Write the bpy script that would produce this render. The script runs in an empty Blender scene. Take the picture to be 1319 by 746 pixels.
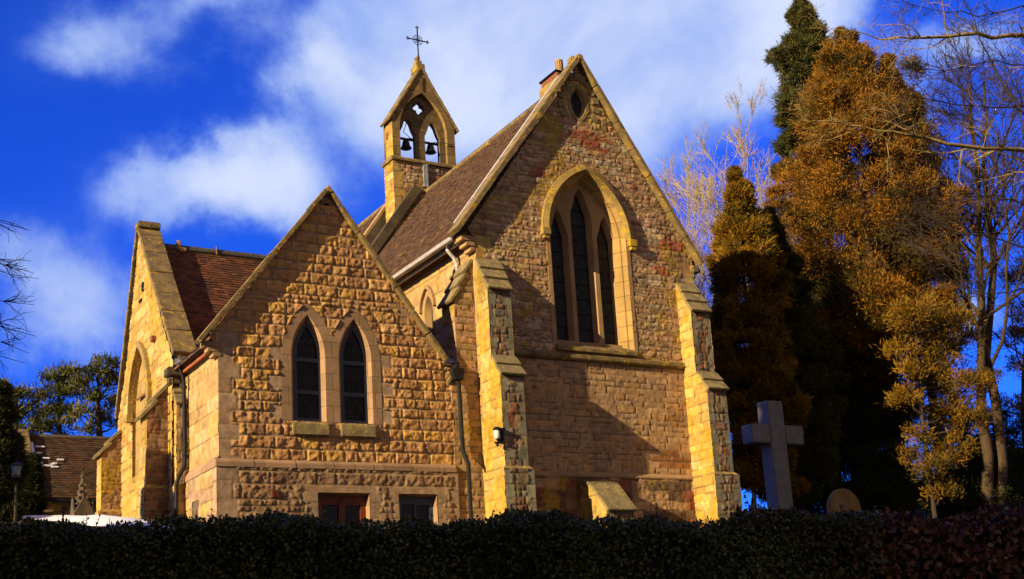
import bpy, bmesh, math, random
import numpy as np
from mathutils import Vector, Matrix

SC = bpy.context.scene
COL = SC.collection
rad = math.radians

# ------------------------------------------------------------------ camera, sky, sun, exposure
cam = bpy.data.objects.new('camera', bpy.data.cameras.new('camera'))
COL.objects.link(cam)
RT = Vector((0.87063237, -0.48889285, -0.05461736))
UP = Vector((-0.05806721, -0.21238239, 0.97545985))
FW = Vector((0.48849511, 0.84609545, 0.21329563))
cam.matrix_world = Matrix(((RT.x, UP.x, -FW.x, 0), (RT.y, UP.y, -FW.y, 0), (RT.z, UP.z, -FW.z, 0), (0, 0, 0, 1)))
cam.data.sensor_fit = 'HORIZONTAL'
cam.data.sensor_width = 36.0
cam.data.lens = 1568.02 / 1319 * 36
cam.data.shift_x = (659.5 - 634.72) / 1319
cam.data.shift_y = (496.36 - 373.0) / 1319
cam.data.clip_start = 0.1
cam.data.clip_end = 3000
SC.camera = cam

SUN_D = Vector((1.0, 0.216, -0.346)).normalized()
sun = bpy.data.objects.new('sun', bpy.data.lights.new('sun', 'SUN'))
COL.objects.link(sun)
sun.data.energy = 5.0
sun.data.angle = rad(0.5)
sun.data.color = (1.0, 0.77, 0.43)
sun.rotation_euler = SUN_D.to_track_quat('-Z', 'Y').to_euler()

SC.view_settings.view_transform = 'Standard'
SC.view_settings.look = 'None'
SC.view_settings.exposure = 0.82
SC.view_settings.gamma = 1.0
SC.view_settings.use_curve_mapping = False
SC.cycles.max_bounces = 6
SC.cycles.diffuse_bounces = 3
SC.cycles.use_denoising = True

world = bpy.data.worlds.new('World')
SC.world = world
world.use_nodes = True
NT = world.node_tree
NT.nodes.clear()


class NB:
    """small node-building helper"""
    def __init__(s, nt): s.nt = nt
    def n(s, t, **k):
        nd = s.nt.nodes.new(t)
        for a, v in k.items():
            setattr(nd, a, v)
        return nd
    def link(s, a, b): s.nt.links.new(a, b)
    def val(s, sock, v):
        if hasattr(v, 'is_linked') or isinstance(v, bpy.types.NodeSocket):
            s.link(v, sock)
        else:
            sock.default_value = v
    def m(s, op, a, b=None, c=None, clamp=False):
        nd = s.n('ShaderNodeMath', operation=op, use_clamp=clamp)
        s.val(nd.inputs[0], a)
        if b is not None: s.val(nd.inputs[1], b)
        if c is not None: s.val(nd.inputs[2], c)
        return nd.outputs[0]
    def mix(s, f, a, b, blend='MIX'):
        nd = s.n('ShaderNodeMix', data_type='RGBA', blend_type=blend)
        s.val(nd.inputs[0], f)
        s.val(nd.inputs[6], a if not isinstance(a, tuple) else (*a[:3], 1))
        s.val(nd.inputs[7], b if not isinstance(b, tuple) else (*b[:3], 1))
        return nd.outputs[2]
    def noise(s, vec, scale, detail=4, rough=.55, dist=0.):
        nd = s.n('ShaderNodeTexNoise')
        if vec is not None: s.link(vec, nd.inputs['Vector'])
        nd.inputs['Scale'].default_value = scale
        nd.inputs['Detail'].default_value = detail
        nd.inputs['Roughness'].default_value = rough
        nd.inputs['Distortion'].default_value = dist
        return nd.outputs['Fac']
    def ss(s, x, a, b, lo=0., hi=1.):
        nd = s.n('ShaderNodeMapRange', interpolation_type='SMOOTHSTEP')
        s.val(nd.inputs[0], x)
        nd.inputs[1].default_value = a; nd.inputs[2].default_value = b
        nd.inputs[3].default_value = lo; nd.inputs[4].default_value = hi
        return nd.outputs[0]


W = NB(NT)
tc = W.n('ShaderNodeTexCoord')
sky = W.n('ShaderNodeTexSky', sky_type='NISHITA', sun_disc=False)
sky.sun_elevation = rad(18.7)
sky.sun_rotation = math.atan2(-1.0, -0.216)
sky.altitude = 50
sky.air_density = 1.0; sky.dust_density = 0.3; sky.ozone_density = 2.0
skyc = W.mix(1.0, sky.outputs[0], (0.095, 0.47, 2.35), 'MULTIPLY')
sep = W.n('ShaderNodeSeparateXYZ'); W.link(tc.outputs['Generated'], sep.inputs[0])
# domain-warped angles of the view direction: cloud banks live at fixed bearings of the sky
warp = W.n('ShaderNodeTexNoise'); W.link(tc.outputs['Generated'], warp.inputs['Vector'])
warp.inputs['Scale'].default_value = 8; warp.inputs['Detail'].default_value = 9; warp.inputs['Roughness'].default_value = .58
wsep = W.n('ShaderNodeSeparateColor'); W.link(warp.outputs['Color'], wsep.inputs[0])
az = W.m('MULTIPLY', W.m('ARCTAN2', sep.outputs[0], sep.outputs[1]), 57.29578)
el = W.m('MULTIPLY', W.m('ARCSINE', sep.outputs[2]), 57.29578)
az = W.m('ADD', az, W.m('MULTIPLY_ADD', wsep.outputs[0], 7.0, -3.5))
el = W.m('ADD', el, W.m('MULTIPLY_ADD', wsep.outputs[1], 6.0, -3.0))
CLOUDS = [  # bearing, elevation, half-width, half-height (degrees), weight
    (16.6, 21.6, 4.4, 1.7, 1.25), (19.0, 23.2, 2.6, 1.5, .8), (21.6, 20.9, 2.4, 1.3, .55),
    (29.5, 26.6, 6.5, 4.6, 1.15), (37.5, 25.8, 6.5, 3.4, .85), (23.4, 26.2, 2.8, 2.0, .8),
    (44.0, 26.8, 4.5, 3.2, .85), (31.5, 31.5, 8.0, 4.0, 1.0), (47.5, 27.6, 2.4, 2.6, .8),
    (11.2, 28.0, 3.8, 2.0, .80), (16.5, 30.4, 3.4, 1.5, .72), (10.4, 15.6, 5.0, 2.4, .80),
    (8.0, 18.8, 3.2, 1.8, .62), (52.3, 13.3, 2.4, 1.3, .8), (40.5, 14.0, 3.5, 2.0, .5),
    (54.0, 24.4, 3.6, 1.1, .80), (50.5, 22.6, 2.6, .9, .55), (36.0, 21.5, 3.5, 1.6, .5),
    (95.0, 20.0, 22.0, 12.0, 1.0), (-22.0, 18.0, 14.0, 9.0, .9), (30.0, 52.0, 40.0, 12.0, .9)]
dens = None
for (a0, e0, ra, re, wt) in CLOUDS:
    da = W.m('DIVIDE', W.m('SUBTRACT', az, a0), ra)
    de = W.m('DIVIDE', W.m('SUBTRACT', el, e0), re)
    q = W.m('ADD', W.m('MULTIPLY', da, da), W.m('MULTIPLY', de, de))
    g = W.m('MULTIPLY', W.m('EXPONENT', W.m('MULTIPLY', q, -0.8)), wt)
    dens = g if dens is None else W.m('ADD', dens, g)
fb = W.noise(tc.outputs['Generated'], 7.0, 8, .55, .4)
fb2 = W.noise(tc.outputs['Generated'], 22.0, 6, .6, .3)
base_d = dens
dens = W.m('ADD', dens, W.m('ADD', W.m('MULTIPLY_ADD', fb, 1.5, -.75), W.m('MULTIPLY_ADD', fb2, .55, -.275)))
cover = W.m('ADD', W.m('MULTIPLY', W.ss(dens, .32, .95), .78), W.m('MULTIPLY', W.ss(base_d, .05, 1.3), .22))
back = W.ss(sep.outputs[1], .05, -.35)              # unseen grey cloud added behind the camera as warm fill on the front walls
thick = W.noise(tc.outputs['Generated'], 5.0, 5, .55, .5)
cloudc = W.mix(W.m('MULTIPLY', W.ss(dens, .40, 1.55), W.ss(thick, .34, .60, .30, 1.0)), (2.2, 3.8, 9.2), (7.4, 8.3, 10.4))
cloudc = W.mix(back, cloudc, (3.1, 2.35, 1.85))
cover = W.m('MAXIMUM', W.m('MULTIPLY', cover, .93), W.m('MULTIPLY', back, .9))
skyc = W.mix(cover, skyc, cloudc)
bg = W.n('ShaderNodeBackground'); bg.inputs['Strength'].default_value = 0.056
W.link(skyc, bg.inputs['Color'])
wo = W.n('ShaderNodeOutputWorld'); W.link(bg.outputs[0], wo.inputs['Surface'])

# ------------------------------------------------------------------ helpers: tagging, meshes
def tag(o, label=None, cat=None, group=None, kind=None):
    if label: o['label'] = label
    if cat: o['category'] = cat
    if group: o['group'] = group
    if kind: o['kind'] = kind
    return o

def empty(name, loc=(0, 0, 0), rz=0.):
    o = bpy.data.objects.new(name, None); COL.objects.link(o)
    o.location = loc; o.rotation_euler = (0, 0, rz)
    o.empty_display_size = .2
    return o

def setparent(o, p):
    if p is not None:
        o.parent = p
        # geometry is written in world coordinates: undo the chain of (translated) parents
        off = Vector((0, 0, 0)); q = p
        while q is not None:
            off += q.location; q = q.parent
        o.location = Vector(o.location) - off

def mesh_np(name, V, F, mat, parent=None, col=None, smooth=False):
    """V (n,3) float, F (m,k) int, col (n,3)"""
    V = np.asarray(V, np.float32); F = np.asarray(F, np.int32)
    me = bpy.data.meshes.new(name)
    k = F.shape[1]
    me.vertices.add(len(V)); me.vertices.foreach_set('co', V.ravel())
    me.loops.add(F.size); me.loops.foreach_set('vertex_index', F.ravel())
    me.polygons.add(len(F)); me.polygons.foreach_set('loop_start', np.arange(0, F.size, k, dtype=np.int32))
    if smooth: me.polygons.foreach_set('use_smooth', np.ones(len(F), bool))
    me.update(calc_edges=True)
    if col is not None:
        ca = me.color_attributes.new('Col', 'FLOAT_COLOR', 'POINT')
        c4 = np.ones((len(V), 4), np.float32); c4[:, :3] = col
        ca.data.foreach_set('color', c4.ravel())
    me.materials.append(mat)
    o = bpy.data.objects.new(name, me); COL.objects.link(o)
    setparent(o, parent)
    return o

class MB:
    """collects polygons of several shapes into one mesh"""
    def __init__(s): s.v = []; s.f = []
    def add(s, vs, fs):
        b = len(s.v); s.v += [tuple(p) for p in vs]; s.f += [tuple(i + b for i in f) for f in fs]; return s
    def box(s, c, hx, hy, hz):
        """c centre; hx, hy, hz half-extent vectors (or floats along the world axes)"""
        c = Vector(c)
        hx = Vector((hx, 0, 0)) if isinstance(hx, (int, float)) else Vector(hx)
        hy = Vector((0, hy, 0)) if isinstance(hy, (int, float)) else Vector(hy)
        hz = Vector((0, 0, hz)) if isinstance(hz, (int, float)) else Vector(hz)
        vs = [c + hx * a + hy * b + hz * d for d in (-1, 1) for a, b in ((-1, -1), (1, -1), (1, 1), (-1, 1))]
        return s.add(vs, [(3, 2, 1, 0), (4, 5, 6, 7), (0, 1, 5, 4), (1, 2, 6, 5), (2, 3, 7, 6), (3, 0, 4, 7)])
    def bb(s, x0, x1, y0, y1, z0, z1):
        return s.box(((x0 + x1) / 2, (y0 + y1) / 2, (z0 + z1) / 2), abs(x1 - x0) / 2, abs(y1 - y0) / 2, abs(z1 - z0) / 2)
    def prism(s, poly, d):
        """poly: list of 3-D points (a planar outline), swept by the vector d"""
        n = len(poly); d = Vector(d); P = [Vector(p) for p in poly]
        vs = P + [p + d for p in P]
        fs = [tuple(range(n))[::-1], tuple(range(n, 2 * n))] + [(i, (i + 1) % n, n + (i + 1) % n, n + i) for i in range(n)]
        return s.add(vs, fs)
    def tube(s, pts, r, sides=8, cap=True):
        pts = [Vector(p) for p in pts]; rs = r if isinstance(r, (list, tuple)) else [r] * len(pts)
        vs = []; fs = []; prev = None
        for i, p in enumerate(pts):
            t = (pts[min(i + 1, len(pts) - 1)] - pts[max(i - 1, 0)]).normalized()
            a = Vector((0, 0, 1)) if abs(t.z) < .9 else Vector((1, 0, 0))
            if prev is not None: a = prev
            x = (a - t * a.dot(t)).normalized(); y = t.cross(x); prev = x
            for k in range(sides):
                an = 2 * math.pi * k / sides
                vs.append(p + (x * math.cos(an) + y * math.sin(an)) * rs[i])
        for i in range(len(pts) - 1):
            for k in range(sides):
                a, b = i * sides + k, i * sides + (k + 1) % sides
                fs.append((a, b, b + sides, a + sides))
        if cap:
            fs.append(tuple(range(sides))[::-1]); fs.append(tuple(range((len(pts) - 1) * sides, len(pts) * sides)))
        return s.add(vs, fs)
    def lathe(s, c, prof, sides=16, axis=None):
        """prof: list of (r, z)"""
        c = Vector(c); vs = []; fs = []
        for r, z in prof:
            for k in range(sides):
                an = 2 * math.pi * k / sides
                vs.append(c + Vector((r * math.cos(an), r * math.sin(an), z)))
        for i in range(len(prof) - 1):
            for k in range(sides):
                a, b = i * sides + k, i * sides + (k + 1) % sides
                fs.append((a, b, b + sides, a + sides))
        fs.append(tuple(range(sides))[::-1]); fs.append(tuple(range((len(prof) - 1) * sides, len(prof) * sides)))
        return s.add(vs, fs)
    def strip(s, A, B, close=False):
        n = len(A); vs = list(A) + list(B)
        fs = [(i, (i + 1) % n, n + (i + 1) % n, n + i) for i in range(n if close else n - 1)]
        return s.add(vs, fs)
    def build_each(s, name, mat, parent=None, **k):
        """one object for every separate solid that was added"""
        par = list(range(len(s.v)))
        def find(i):
            while par[i] != i: par[i] = par[par[i]]; i = par[i]
            return i
        for f in s.f:
            for i in f[1:]: par[find(i)] = find(f[0])
        gr = {}
        for f in s.f: gr.setdefault(find(f[0]), []).append(f)
        out = []
        for fs in gr.values():
            ids = sorted({i for f in fs for i in f}); mp = {i: k_ for k_, i in enumerate(ids)}
            q = MB(); q.v = [s.v[i] for i in ids]; q.f = [tuple(mp[i] for i in f) for f in fs]
            out.append(q.build(name, mat, parent, **k))
        return out
    def build(s, name, mat, parent=None, bevel=0., smooth=False, jitter=0.):
        me = bpy.data.meshes.new(name); me.from_pydata(s.v, [], s.f); me.update()
        bm = bmesh.new(); bm.from_mesh(me)
        bmesh.ops.recalc_face_normals(bm, faces=bm.faces)
        if bevel > 0:
            try: bmesh.ops.bevel(bm, geom=[e for e in bm.edges if len(e.link_faces) == 2 and e.calc_face_angle(0) > .5], offset=bevel, segments=2, affect='EDGES', clamp_overlap=True)
            except Exception: pass
        bm.to_mesh(me); bm.free()
        if smooth: me.polygons.foreach_set('use_smooth', np.ones(len(me.polygons), bool))
        me.materials.append(mat)
        o = bpy.data.objects.new(name, me); COL.objects.link(o)
        setparent(o, parent)
        return o

def arch(cx, a, zs, h, n=14):
    """two-centred pointed arch from the left springing over the apex to the right one: [(x, z)]"""
    R = (a * a + h * h) / (2 * a); t1 = math.asin(min(1, h / R))
    L = [(cx - a + R - R * math.cos(t1 * i / n), zs + R * math.sin(t1 * i / n)) for i in range(n + 1)]
    return L + [(2 * cx - x, z) for x, z in L[-2::-1]]

def arch_open(cx, a, z0, zs, h, n=14):
    """closed outline of a pointed opening, starting bottom left"""
    return [(cx - a, z0)] + arch(cx, a, zs, h, n) + [(cx + a, z0)]

def plate(name, outer, holes, depth, mat, parent, org, uax, nax, bevel=0.):
    """flat stone plate in the plane org + u*uax + z*Z with real through-holes; front face at n = 0, swept back by depth"""
    cu = bpy.data.curves.new(name, 'CURVE'); cu.dimensions = '2D'; cu.fill_mode = 'BOTH'
    cu.extrude = depth / 2; cu.bevel_depth = bevel; cu.bevel_resolution = 1
    for pl in [outer] + holes:
        sp = cu.splines.new('POLY'); sp.points.add(len(pl) - 1); sp.use_cyclic_u = True
        for p, q in zip(sp.points, pl): p.co = (q[0], q[1], 0, 1)
    tmp = bpy.data.objects.new(name, cu); COL.objects.link(tmp)
    dg = bpy.context.evaluated_depsgraph_get()
    me = bpy.data.meshes.new_from_object(tmp.evaluated_get(dg))
    bpy.data.objects.remove(tmp); bpy.data.curves.remove(cu)
    u = Vector(uax); n = Vector(nax)
    M = Matrix(((u.x, 0, n.x, 0), (u.y, 0, n.y, 0), (u.z, 1, n.z, 0), (0, 0, 0, 1)))
    o0 = Vector(org) - n * (depth / 2)
    M[0][3], M[1][3], M[2][3] = o0
    me.transform(M)
    bm = bmesh.new(); bm.from_mesh(me)
    bmesh.ops.remove_doubles(bm, verts=bm.verts, dist=1e-5)
    bmesh.ops.recalc_face_normals(bm, faces=bm.faces); bm.to_mesh(me); bm.free()
    me.name = name; me.materials.clear(); me.materials.append(mat)
    o = bpy.data.objects.new(name, me); COL.objects.link(o); setparent(o, parent)
    return o

# ------------------------------------------------------------------ numpy noise
def _hash(ix, iy, seed):
    h = (ix.astype(np.int64) * 374761393 + iy.astype(np.int64) * 668265263 + seed * 1442695041) & 0xffffffff
    h = ((h ^ (h >> 13)) * 1274126177) & 0xffffffff
    return ((h ^ (h >> 16)) & 0xffffff) / float(0xffffff)

def vnoise(x, y, seed=0):
    ix = np.floor(x); iy = np.floor(y); fx = x - ix; fy = y - iy
    fx = fx * fx * (3 - 2 * fx); fy = fy * fy * (3 - 2 * fy)
    a = _hash(ix, iy, seed); b = _hash(ix + 1, iy, seed); c = _hash(ix, iy + 1, seed); d = _hash(ix + 1, iy + 1, seed)
    return (a * (1 - fx) + b * fx) * (1 - fy) + (c * (1 - fx) + d * fx) * fy

def fbm(x, y, seed=0, oct=4, gain=.5):
    s = 0; a = 1; t = 0
    for i in range(oct):
        s = s + a * vnoise(x, y, seed + 17 * i); t += a; a *= gain; x = x * 2.03 + 5.1; y = y * 2.03 + 3.7
    return s / t

def sst(x, a, b):
    t = np.clip((x - a) / (b - a), 0, 1); return t * t * (3 - 2 * t)
# ------------------------------------------------------------------ materials
def new_mat(name):
    m = bpy.data.materials.new(name); m.use_nodes = True
    nt = m.node_tree; nt.nodes.clear()
    b = NB(nt); p = b.n('ShaderNodeBsdfPrincipled'); o = b.n('ShaderNodeOutputMaterial')
    b.link(p.outputs[0], o.inputs['Surface'])
    if 'Specular IOR Level' in p.inputs: p.inputs['Specular IOR Level'].default_value = .25
    return m, b, p

def objco(b): return b.n('ShaderNodeTexCoord').outputs['Object']

def mat_col_attr(name, rough=.9, bump=.35, bscale=45., mott=.35, spec=.2, dist=.012):
    """surface colour from the mesh's own stone-by-stone colours, with fine grain"""
    m, b, p = new_mat(name)
    at = b.n('ShaderNodeAttribute', attribute_name='Col')
    co = objco(b)
    n1 = b.noise(co, 6.0, 6, .62)
    n2 = b.noise(co, bscale, 5, .6)
    f = b.m('ADD', b.ss(n1, .25, .75, 1 - mott, 1 + mott * .6), b.ss(n2, .2, .8, -.18, .18))
    cc = b.n('ShaderNodeVectorMath', operation='SCALE'); b.link(at.outputs['Color'], cc.inputs[0]); b.link(f, cc.inputs['Scale'])
    b.link(cc.outputs[0], p.inputs['Base Color'])
    p.inputs['Roughness'].default_value = rough; p.inputs['Specular IOR Level'].default_value = spec
    bp = b.n('ShaderNodeBump'); bp.inputs['Strength'].default_value = bump; bp.inputs['Distance'].default_value = dist
    b.link(n2, bp.inputs['Height']); b.link(bp.outputs[0], p.inputs['Normal'])
    return m

def mat_stone(name, c1, c2, c3=None, lich=.0, scale=2.5, bump=.5, joint=None, dist=.012):
    """dressed stone: two tones in clouds, lichen blooms of c3"""
    m, b, p = new_mat(name); co = objco(b)
    n1 = b.noise(co, scale, 6, .6, .3); n2 = b.noise(co, 38, 5, .65)
    c = b.mix(b.ss(n1, .32, .68), c1, c2)
    c = b.mix(b.ss(n2, .35, .75, 0, .35), c, tuple(x * .55 for x in c1))
    if c3:
        n3 = b.noise(co, 5.5, 7, .68, .6)
        c = b.mix(b.ss(n3, .62 - lich, .72 - lich, 0, .85), c, c3)
    hgt = b.m('ADD', n2, b.m('MULTIPLY', n1, .6))
    if joint:                                                   # courses of blocks with mortar joints
        sp = b.n('ShaderNodeSeparateXYZ'); b.link(co, sp.inputs[0]); cb = b.n('ShaderNodeCombineXYZ')
        b.link(b.m('ADD', sp.outputs[0], sp.outputs[1]), cb.inputs[0]); b.link(sp.outputs[2], cb.inputs[1])
        bt = b.n('ShaderNodeTexBrick'); b.link(cb.outputs[0], bt.inputs['Vector']); bt.inputs['Scale'].default_value = 1.0
        bt.inputs['Brick Width'].default_value = joint[0]; bt.inputs['Row Height'].default_value = joint[1]; bt.inputs['Mortar Size'].default_value = .007
        bt.inputs['Color1'].default_value = (.78, .78, .78, 1); bt.inputs['Color2'].default_value = (1.15, 1.12, 1.08, 1); bt.inputs['Mortar'].default_value = (.5, .48, .45, 1)
        c = b.mix(1.0, c, bt.outputs['Color'], 'MULTIPLY'); hgt = b.m('ADD', hgt, b.m('MULTIPLY', bt.outputs['Fac'], -1.2))
    b.link(c, p.inputs['Base Color']); p.inputs['Roughness'].default_value = .92
    p.inputs['Specular IOR Level'].default_value = .2
    bp = b.n('ShaderNodeBump'); bp.inputs['Strength'].default_value = bump; bp.inputs['Distance'].default_value = dist
    b.link(hgt, bp.inputs['Height']); b.link(bp.outputs[0], p.inputs['Normal'])
    return m

def mat_plain(name, c, rough=.5, metal=0., spec=.4, var=.25, scale=9., bump=.0):
    m, b, p = new_mat(name); co = objco(b)
    n = b.noise(co, scale, 5, .6)
    b.link(b.mix(b.ss(n, .25, .75), tuple(x * (1 - var) for x in c), tuple(min(1, x * (1 + var)) for x in c)), p.inputs['Base Color'])
    b.link(b.ss(n, .2, .8, max(0, rough - .1), min(1, rough + .12)), p.inputs['Roughness'])
    p.inputs['Metallic'].default_value = metal; p.inputs['Specular IOR Level'].default_value = spec
    if bump:
        bp = b.n('ShaderNodeBump'); bp.inputs['Strength'].default_value = bump; bp.inputs['Distance'].default_value = .01
        b.link(b.noise(co, scale * 5, 4), bp.inputs['Height']); b.link(bp.outputs[0], p.inputs['Normal'])
    return m

def mat_leaf(name, rough=.75, trans=.12):
    m, b, p = new_mat(name)
    at = b.n('ShaderNodeAttribute', attribute_name='Col')
    b.link(at.outputs['Color'], p.inputs['Base Color'])
    p.inputs['Roughness'].default_value = rough; p.inputs['Specular IOR Level'].default_value = .15 if rough > .6 else .18
    tr = b.n('ShaderNodeBsdfTranslucent'); b.link(at.outputs['Color'], tr.inputs['Color'])
    mx = b.n('ShaderNodeMixShader'); mx.inputs[0].default_value = trans
    b.link(p.outputs[0], mx.inputs[1]); b.link(tr.outputs[0], mx.inputs[2])
    out = [n for n in m.node_tree.nodes if n.type == 'OUTPUT_MATERIAL'][0]
    b.link(mx.outputs[0], out.inputs['Surface'])
    return m

def mat_bark(name, c1, c2, scale=6.):
    m, b, p = new_mat(name); co = objco(b)
    mp = b.n('ShaderNodeMapping'); b.link(co, mp.inputs[0]); mp.inputs['Scale'].default_value = (3, 3, .6)
    n = b.noise(mp.outputs[0], scale, 6, .65)
    b.link(b.mix(b.ss(n, .3, .7), c1, c2), p.inputs['Base Color']); p.inputs['Roughness'].default_value = .9
    bp = b.n('ShaderNodeBump'); bp.inputs['Strength'].default_value = .5; bp.inputs['Distance'].default_value = .02
    b.link(n, bp.inputs['Height']); b.link(bp.outputs[0], p.inputs['Normal'])
    return m

def mat_glass(name, lead=True):
    """old window glass: dark panes that are each tilted a little, between lead cames"""
    m, b, p = new_mat(name); co = objco(b)
    vo = b.n('ShaderNodeTexVoronoi', feature='F1'); b.link(co, vo.inputs['Vector']); vo.inputs['Scale'].default_value = 9
    ve = b.n('ShaderNodeTexVoronoi', feature='DISTANCE_TO_EDGE'); b.link(co, ve.inputs['Vector']); ve.inputs['Scale'].default_value = 9
    hs = b.n('ShaderNodeHueSaturation'); b.link(vo.outputs['Color'], hs.inputs['Color'])
    hs.inputs['Saturation'].default_value = .6; hs.inputs['Value'].default_value = .032
    c = b.mix(b.ss(ve.outputs['Distance'], .03, .06), (.010, .010, .011), hs.outputs[0]) if lead else (.006, .007, .009)
    if lead: b.link(c, p.inputs['Base Color'])
    else: p.inputs['Base Color'].default_value = (*c, 1)
    p.inputs['Roughness'].default_value = .28 if lead else .12
    p.inputs['Specular IOR Level'].default_value = .16 if lead else .3
    bp = b.n('ShaderNodeBump'); bp.inputs['Strength'].default_value = .25; bp.inputs['Distance'].default_value = .02
    b.link(b.noise(co, 7., 3), bp.inputs['Height']); b.link(bp.outputs[0], p.inputs['Normal'])
    return m

M = {}
M['masonry'] = mat_col_attr('masonry')
M['tile'] = mat_col_attr('clay_tile', rough=.85, bump=.3, bscale=30, mott=.3)
M['dressed'] = mat_stone('dressed_sandstone', (.42, .27, .13), (.30, .19, .10), (.40, .25, .04), .03, 2.5, .6)
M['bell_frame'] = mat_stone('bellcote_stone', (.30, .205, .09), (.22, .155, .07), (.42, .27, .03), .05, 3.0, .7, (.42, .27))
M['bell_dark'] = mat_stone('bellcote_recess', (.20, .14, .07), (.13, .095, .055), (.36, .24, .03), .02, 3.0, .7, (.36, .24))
M['yellow_block'] = mat_stone('yellow_blocks', (.45, .30, .11), (.34, .22, .08), (.48, .31, .04), .05, 2.5, .7, (.5, .36))
M['dressed_pink'] = mat_stone('dressed_pink_stone', (.40, .255, .155), (.31, .20, .12), (.30, .21, .12), .06, 3.0, .35, (.62, .33))
M['coping'] = mat_stone('weathered_coping', (.27, .19, .08), (.12, .09, .05), (.48, .31, .02), .08, 4.2, .8, dist=.02)
M['coping_dark'] = mat_stone('dark_coping', (.13, .10, .065), (.07, .055, .04), (.22, .16, .04), .0, 3.2, .9, dist=.02)
M['lichen_stone'] = mat_stone('lichen_stone', (.36, .25, .08), (.22, .155, .06), (.52, .34, .02), .09, 4.0, .9, dist=.02)
M['slab'] = mat_stone('weathering_slab', (.30, .235, .11), (.17, .135, .075), (.42, .33, .09), .08, 5.0, .9, dist=.02)
M['core'] = mat_plain('masonry_core', (.12, .09, .06), .95)
M['glass'] = mat_glass('leaded_glass'); M['pane'] = mat_glass('plain_pane', False)
M['iron'] = mat_plain('black_iron', (.012, .012, .014), .6, 0, .2)
M['frame_grey'] = mat_plain('blue_grey_frame', (.045, .06, .085), .45)
M['gutter_grey'] = mat_plain('pale_grey_gutter', (.50, .49, .48), .45)
M['lead'] = mat_plain('lead_flashing', (.30, .32, .36), .45, .2)
M['lead_dark'] = mat_plain('old_lead', (.09, .08, .07), .7)
M['fascia'] = mat_plain('orange_fascia', (.36, .10, .03), .6)
M['door_red'] = mat_plain('red_brown_wood', (.16, .035, .015), .5, 0, .4, .3, 14)
M['brick_red'] = mat_stone('red_brick', (.27, .09, .045), (.20, .075, .04), (.40, .25, .04), .06, 6, .6)
M['pot'] = mat_stone('clay_pot', (.45, .30, .14), (.38, .25, .12), None, 0, 8, .4)
M['bell'] = mat_plain('dark_bronze', (.025, .024, .022), .5, .6)
M['granite'] = mat_stone('grey_granite', (.25, .228, .19), (.18, .168, .145), None, 0, 9, .3)
M['headstone'] = mat_stone('brown_headstone', (.33, .20, .06), (.22, .135, .045), (.30, .22, .05), .05, 5, .6)
M['snow'] = mat_plain('snow', (.80, .82, .86), .7, 0, .3, .05, 3, .4)
M['opal'] = mat_plain('opal_glass', (.60, .58, .53), .3)
M['lamp_glass'] = mat_plain('lantern_glass', (.20, .24, .30), .2)
M['leaf'] = mat_leaf('needle_sprays'); M['leaf_h'] = mat_leaf('hedge_leaves', .45, .08)
M['bark'] = mat_bark('brown_bark', (.042, .028, .017), (.08, .052, .028))
M['bark_pale'] = mat_bark('pale_bark', (.38, .30, .14), (.52, .42, .22))
M['bark_lich'] = mat_bark('lichened_bark', (.19, .13, .05), (.34, .25, .07))
M['bark_dark'] = mat_bark('dark_bark', (.03, .022, .016), (.055, .04, .028))

# ------------------------------------------------------------------ masonry as a height field (every stone its own face)
def P(*c): return [np.array(x, float) for x in c]
PAL_ROCK = P((.53, .29, .105), (.48, .26, .095), (.56, .32, .13), (.45, .235, .095), (.52, .28, .12), (.58, .33, .09), (.41, .22, .10))
PAL_RUBBLE = P((.46, .28, .14), (.38, .23, .12), (.49, .31, .165), (.33, .20, .115), (.46, .29, .175), (.46, .265, .13), (.52, .345, .195), (.40, .24, .14), (.47, .36, .235), (.43, .32, .20), (.50, .35, .14))
PAL_LOW = P((.44, .275, .14), (.40, .245, .13), (.46, .29, .15), (.41, .26, .15), (.46, .27, .12))
PAL_ASH = P((.46, .31, .13), (.43, .285, .115), (.48, .335, .155), (.45, .29, .10), (.40, .255, .10))
PAL_YEL = P((.50, .34, .10), (.46, .305, .08), (.52, .36, .13), (.50, .32, .07), (.42, .25, .07))
PAL_PINK = P((.40, .265, .16), (.36, .245, .155), (.42, .285, .175), (.37, .235, .14))
PAL_RED = P((.28, .075, .035), (.25, .085, .045), (.33, .10, .05), (.24, .15, .09))
PAL_BUT = P((.25, .17, .10), (.22, .12, .07), (.28, .19, .10), (.24, .10, .055), (.22, .18, .12), (.20, .14, .09))
PAL_GREY = P((.24, .22, .15), (.27, .245, .165), (.21, .20, .145), (.27, .22, .13))
PAL_DARK = P((.17, .105, .06), (.14, .09, .055), (.19, .125, .07), (.16, .08, .05))

def pick(pal, r):
    pal = np.array(pal); return pal[np.minimum((r * len(pal)).astype(int), len(pal) - 1)]

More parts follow.
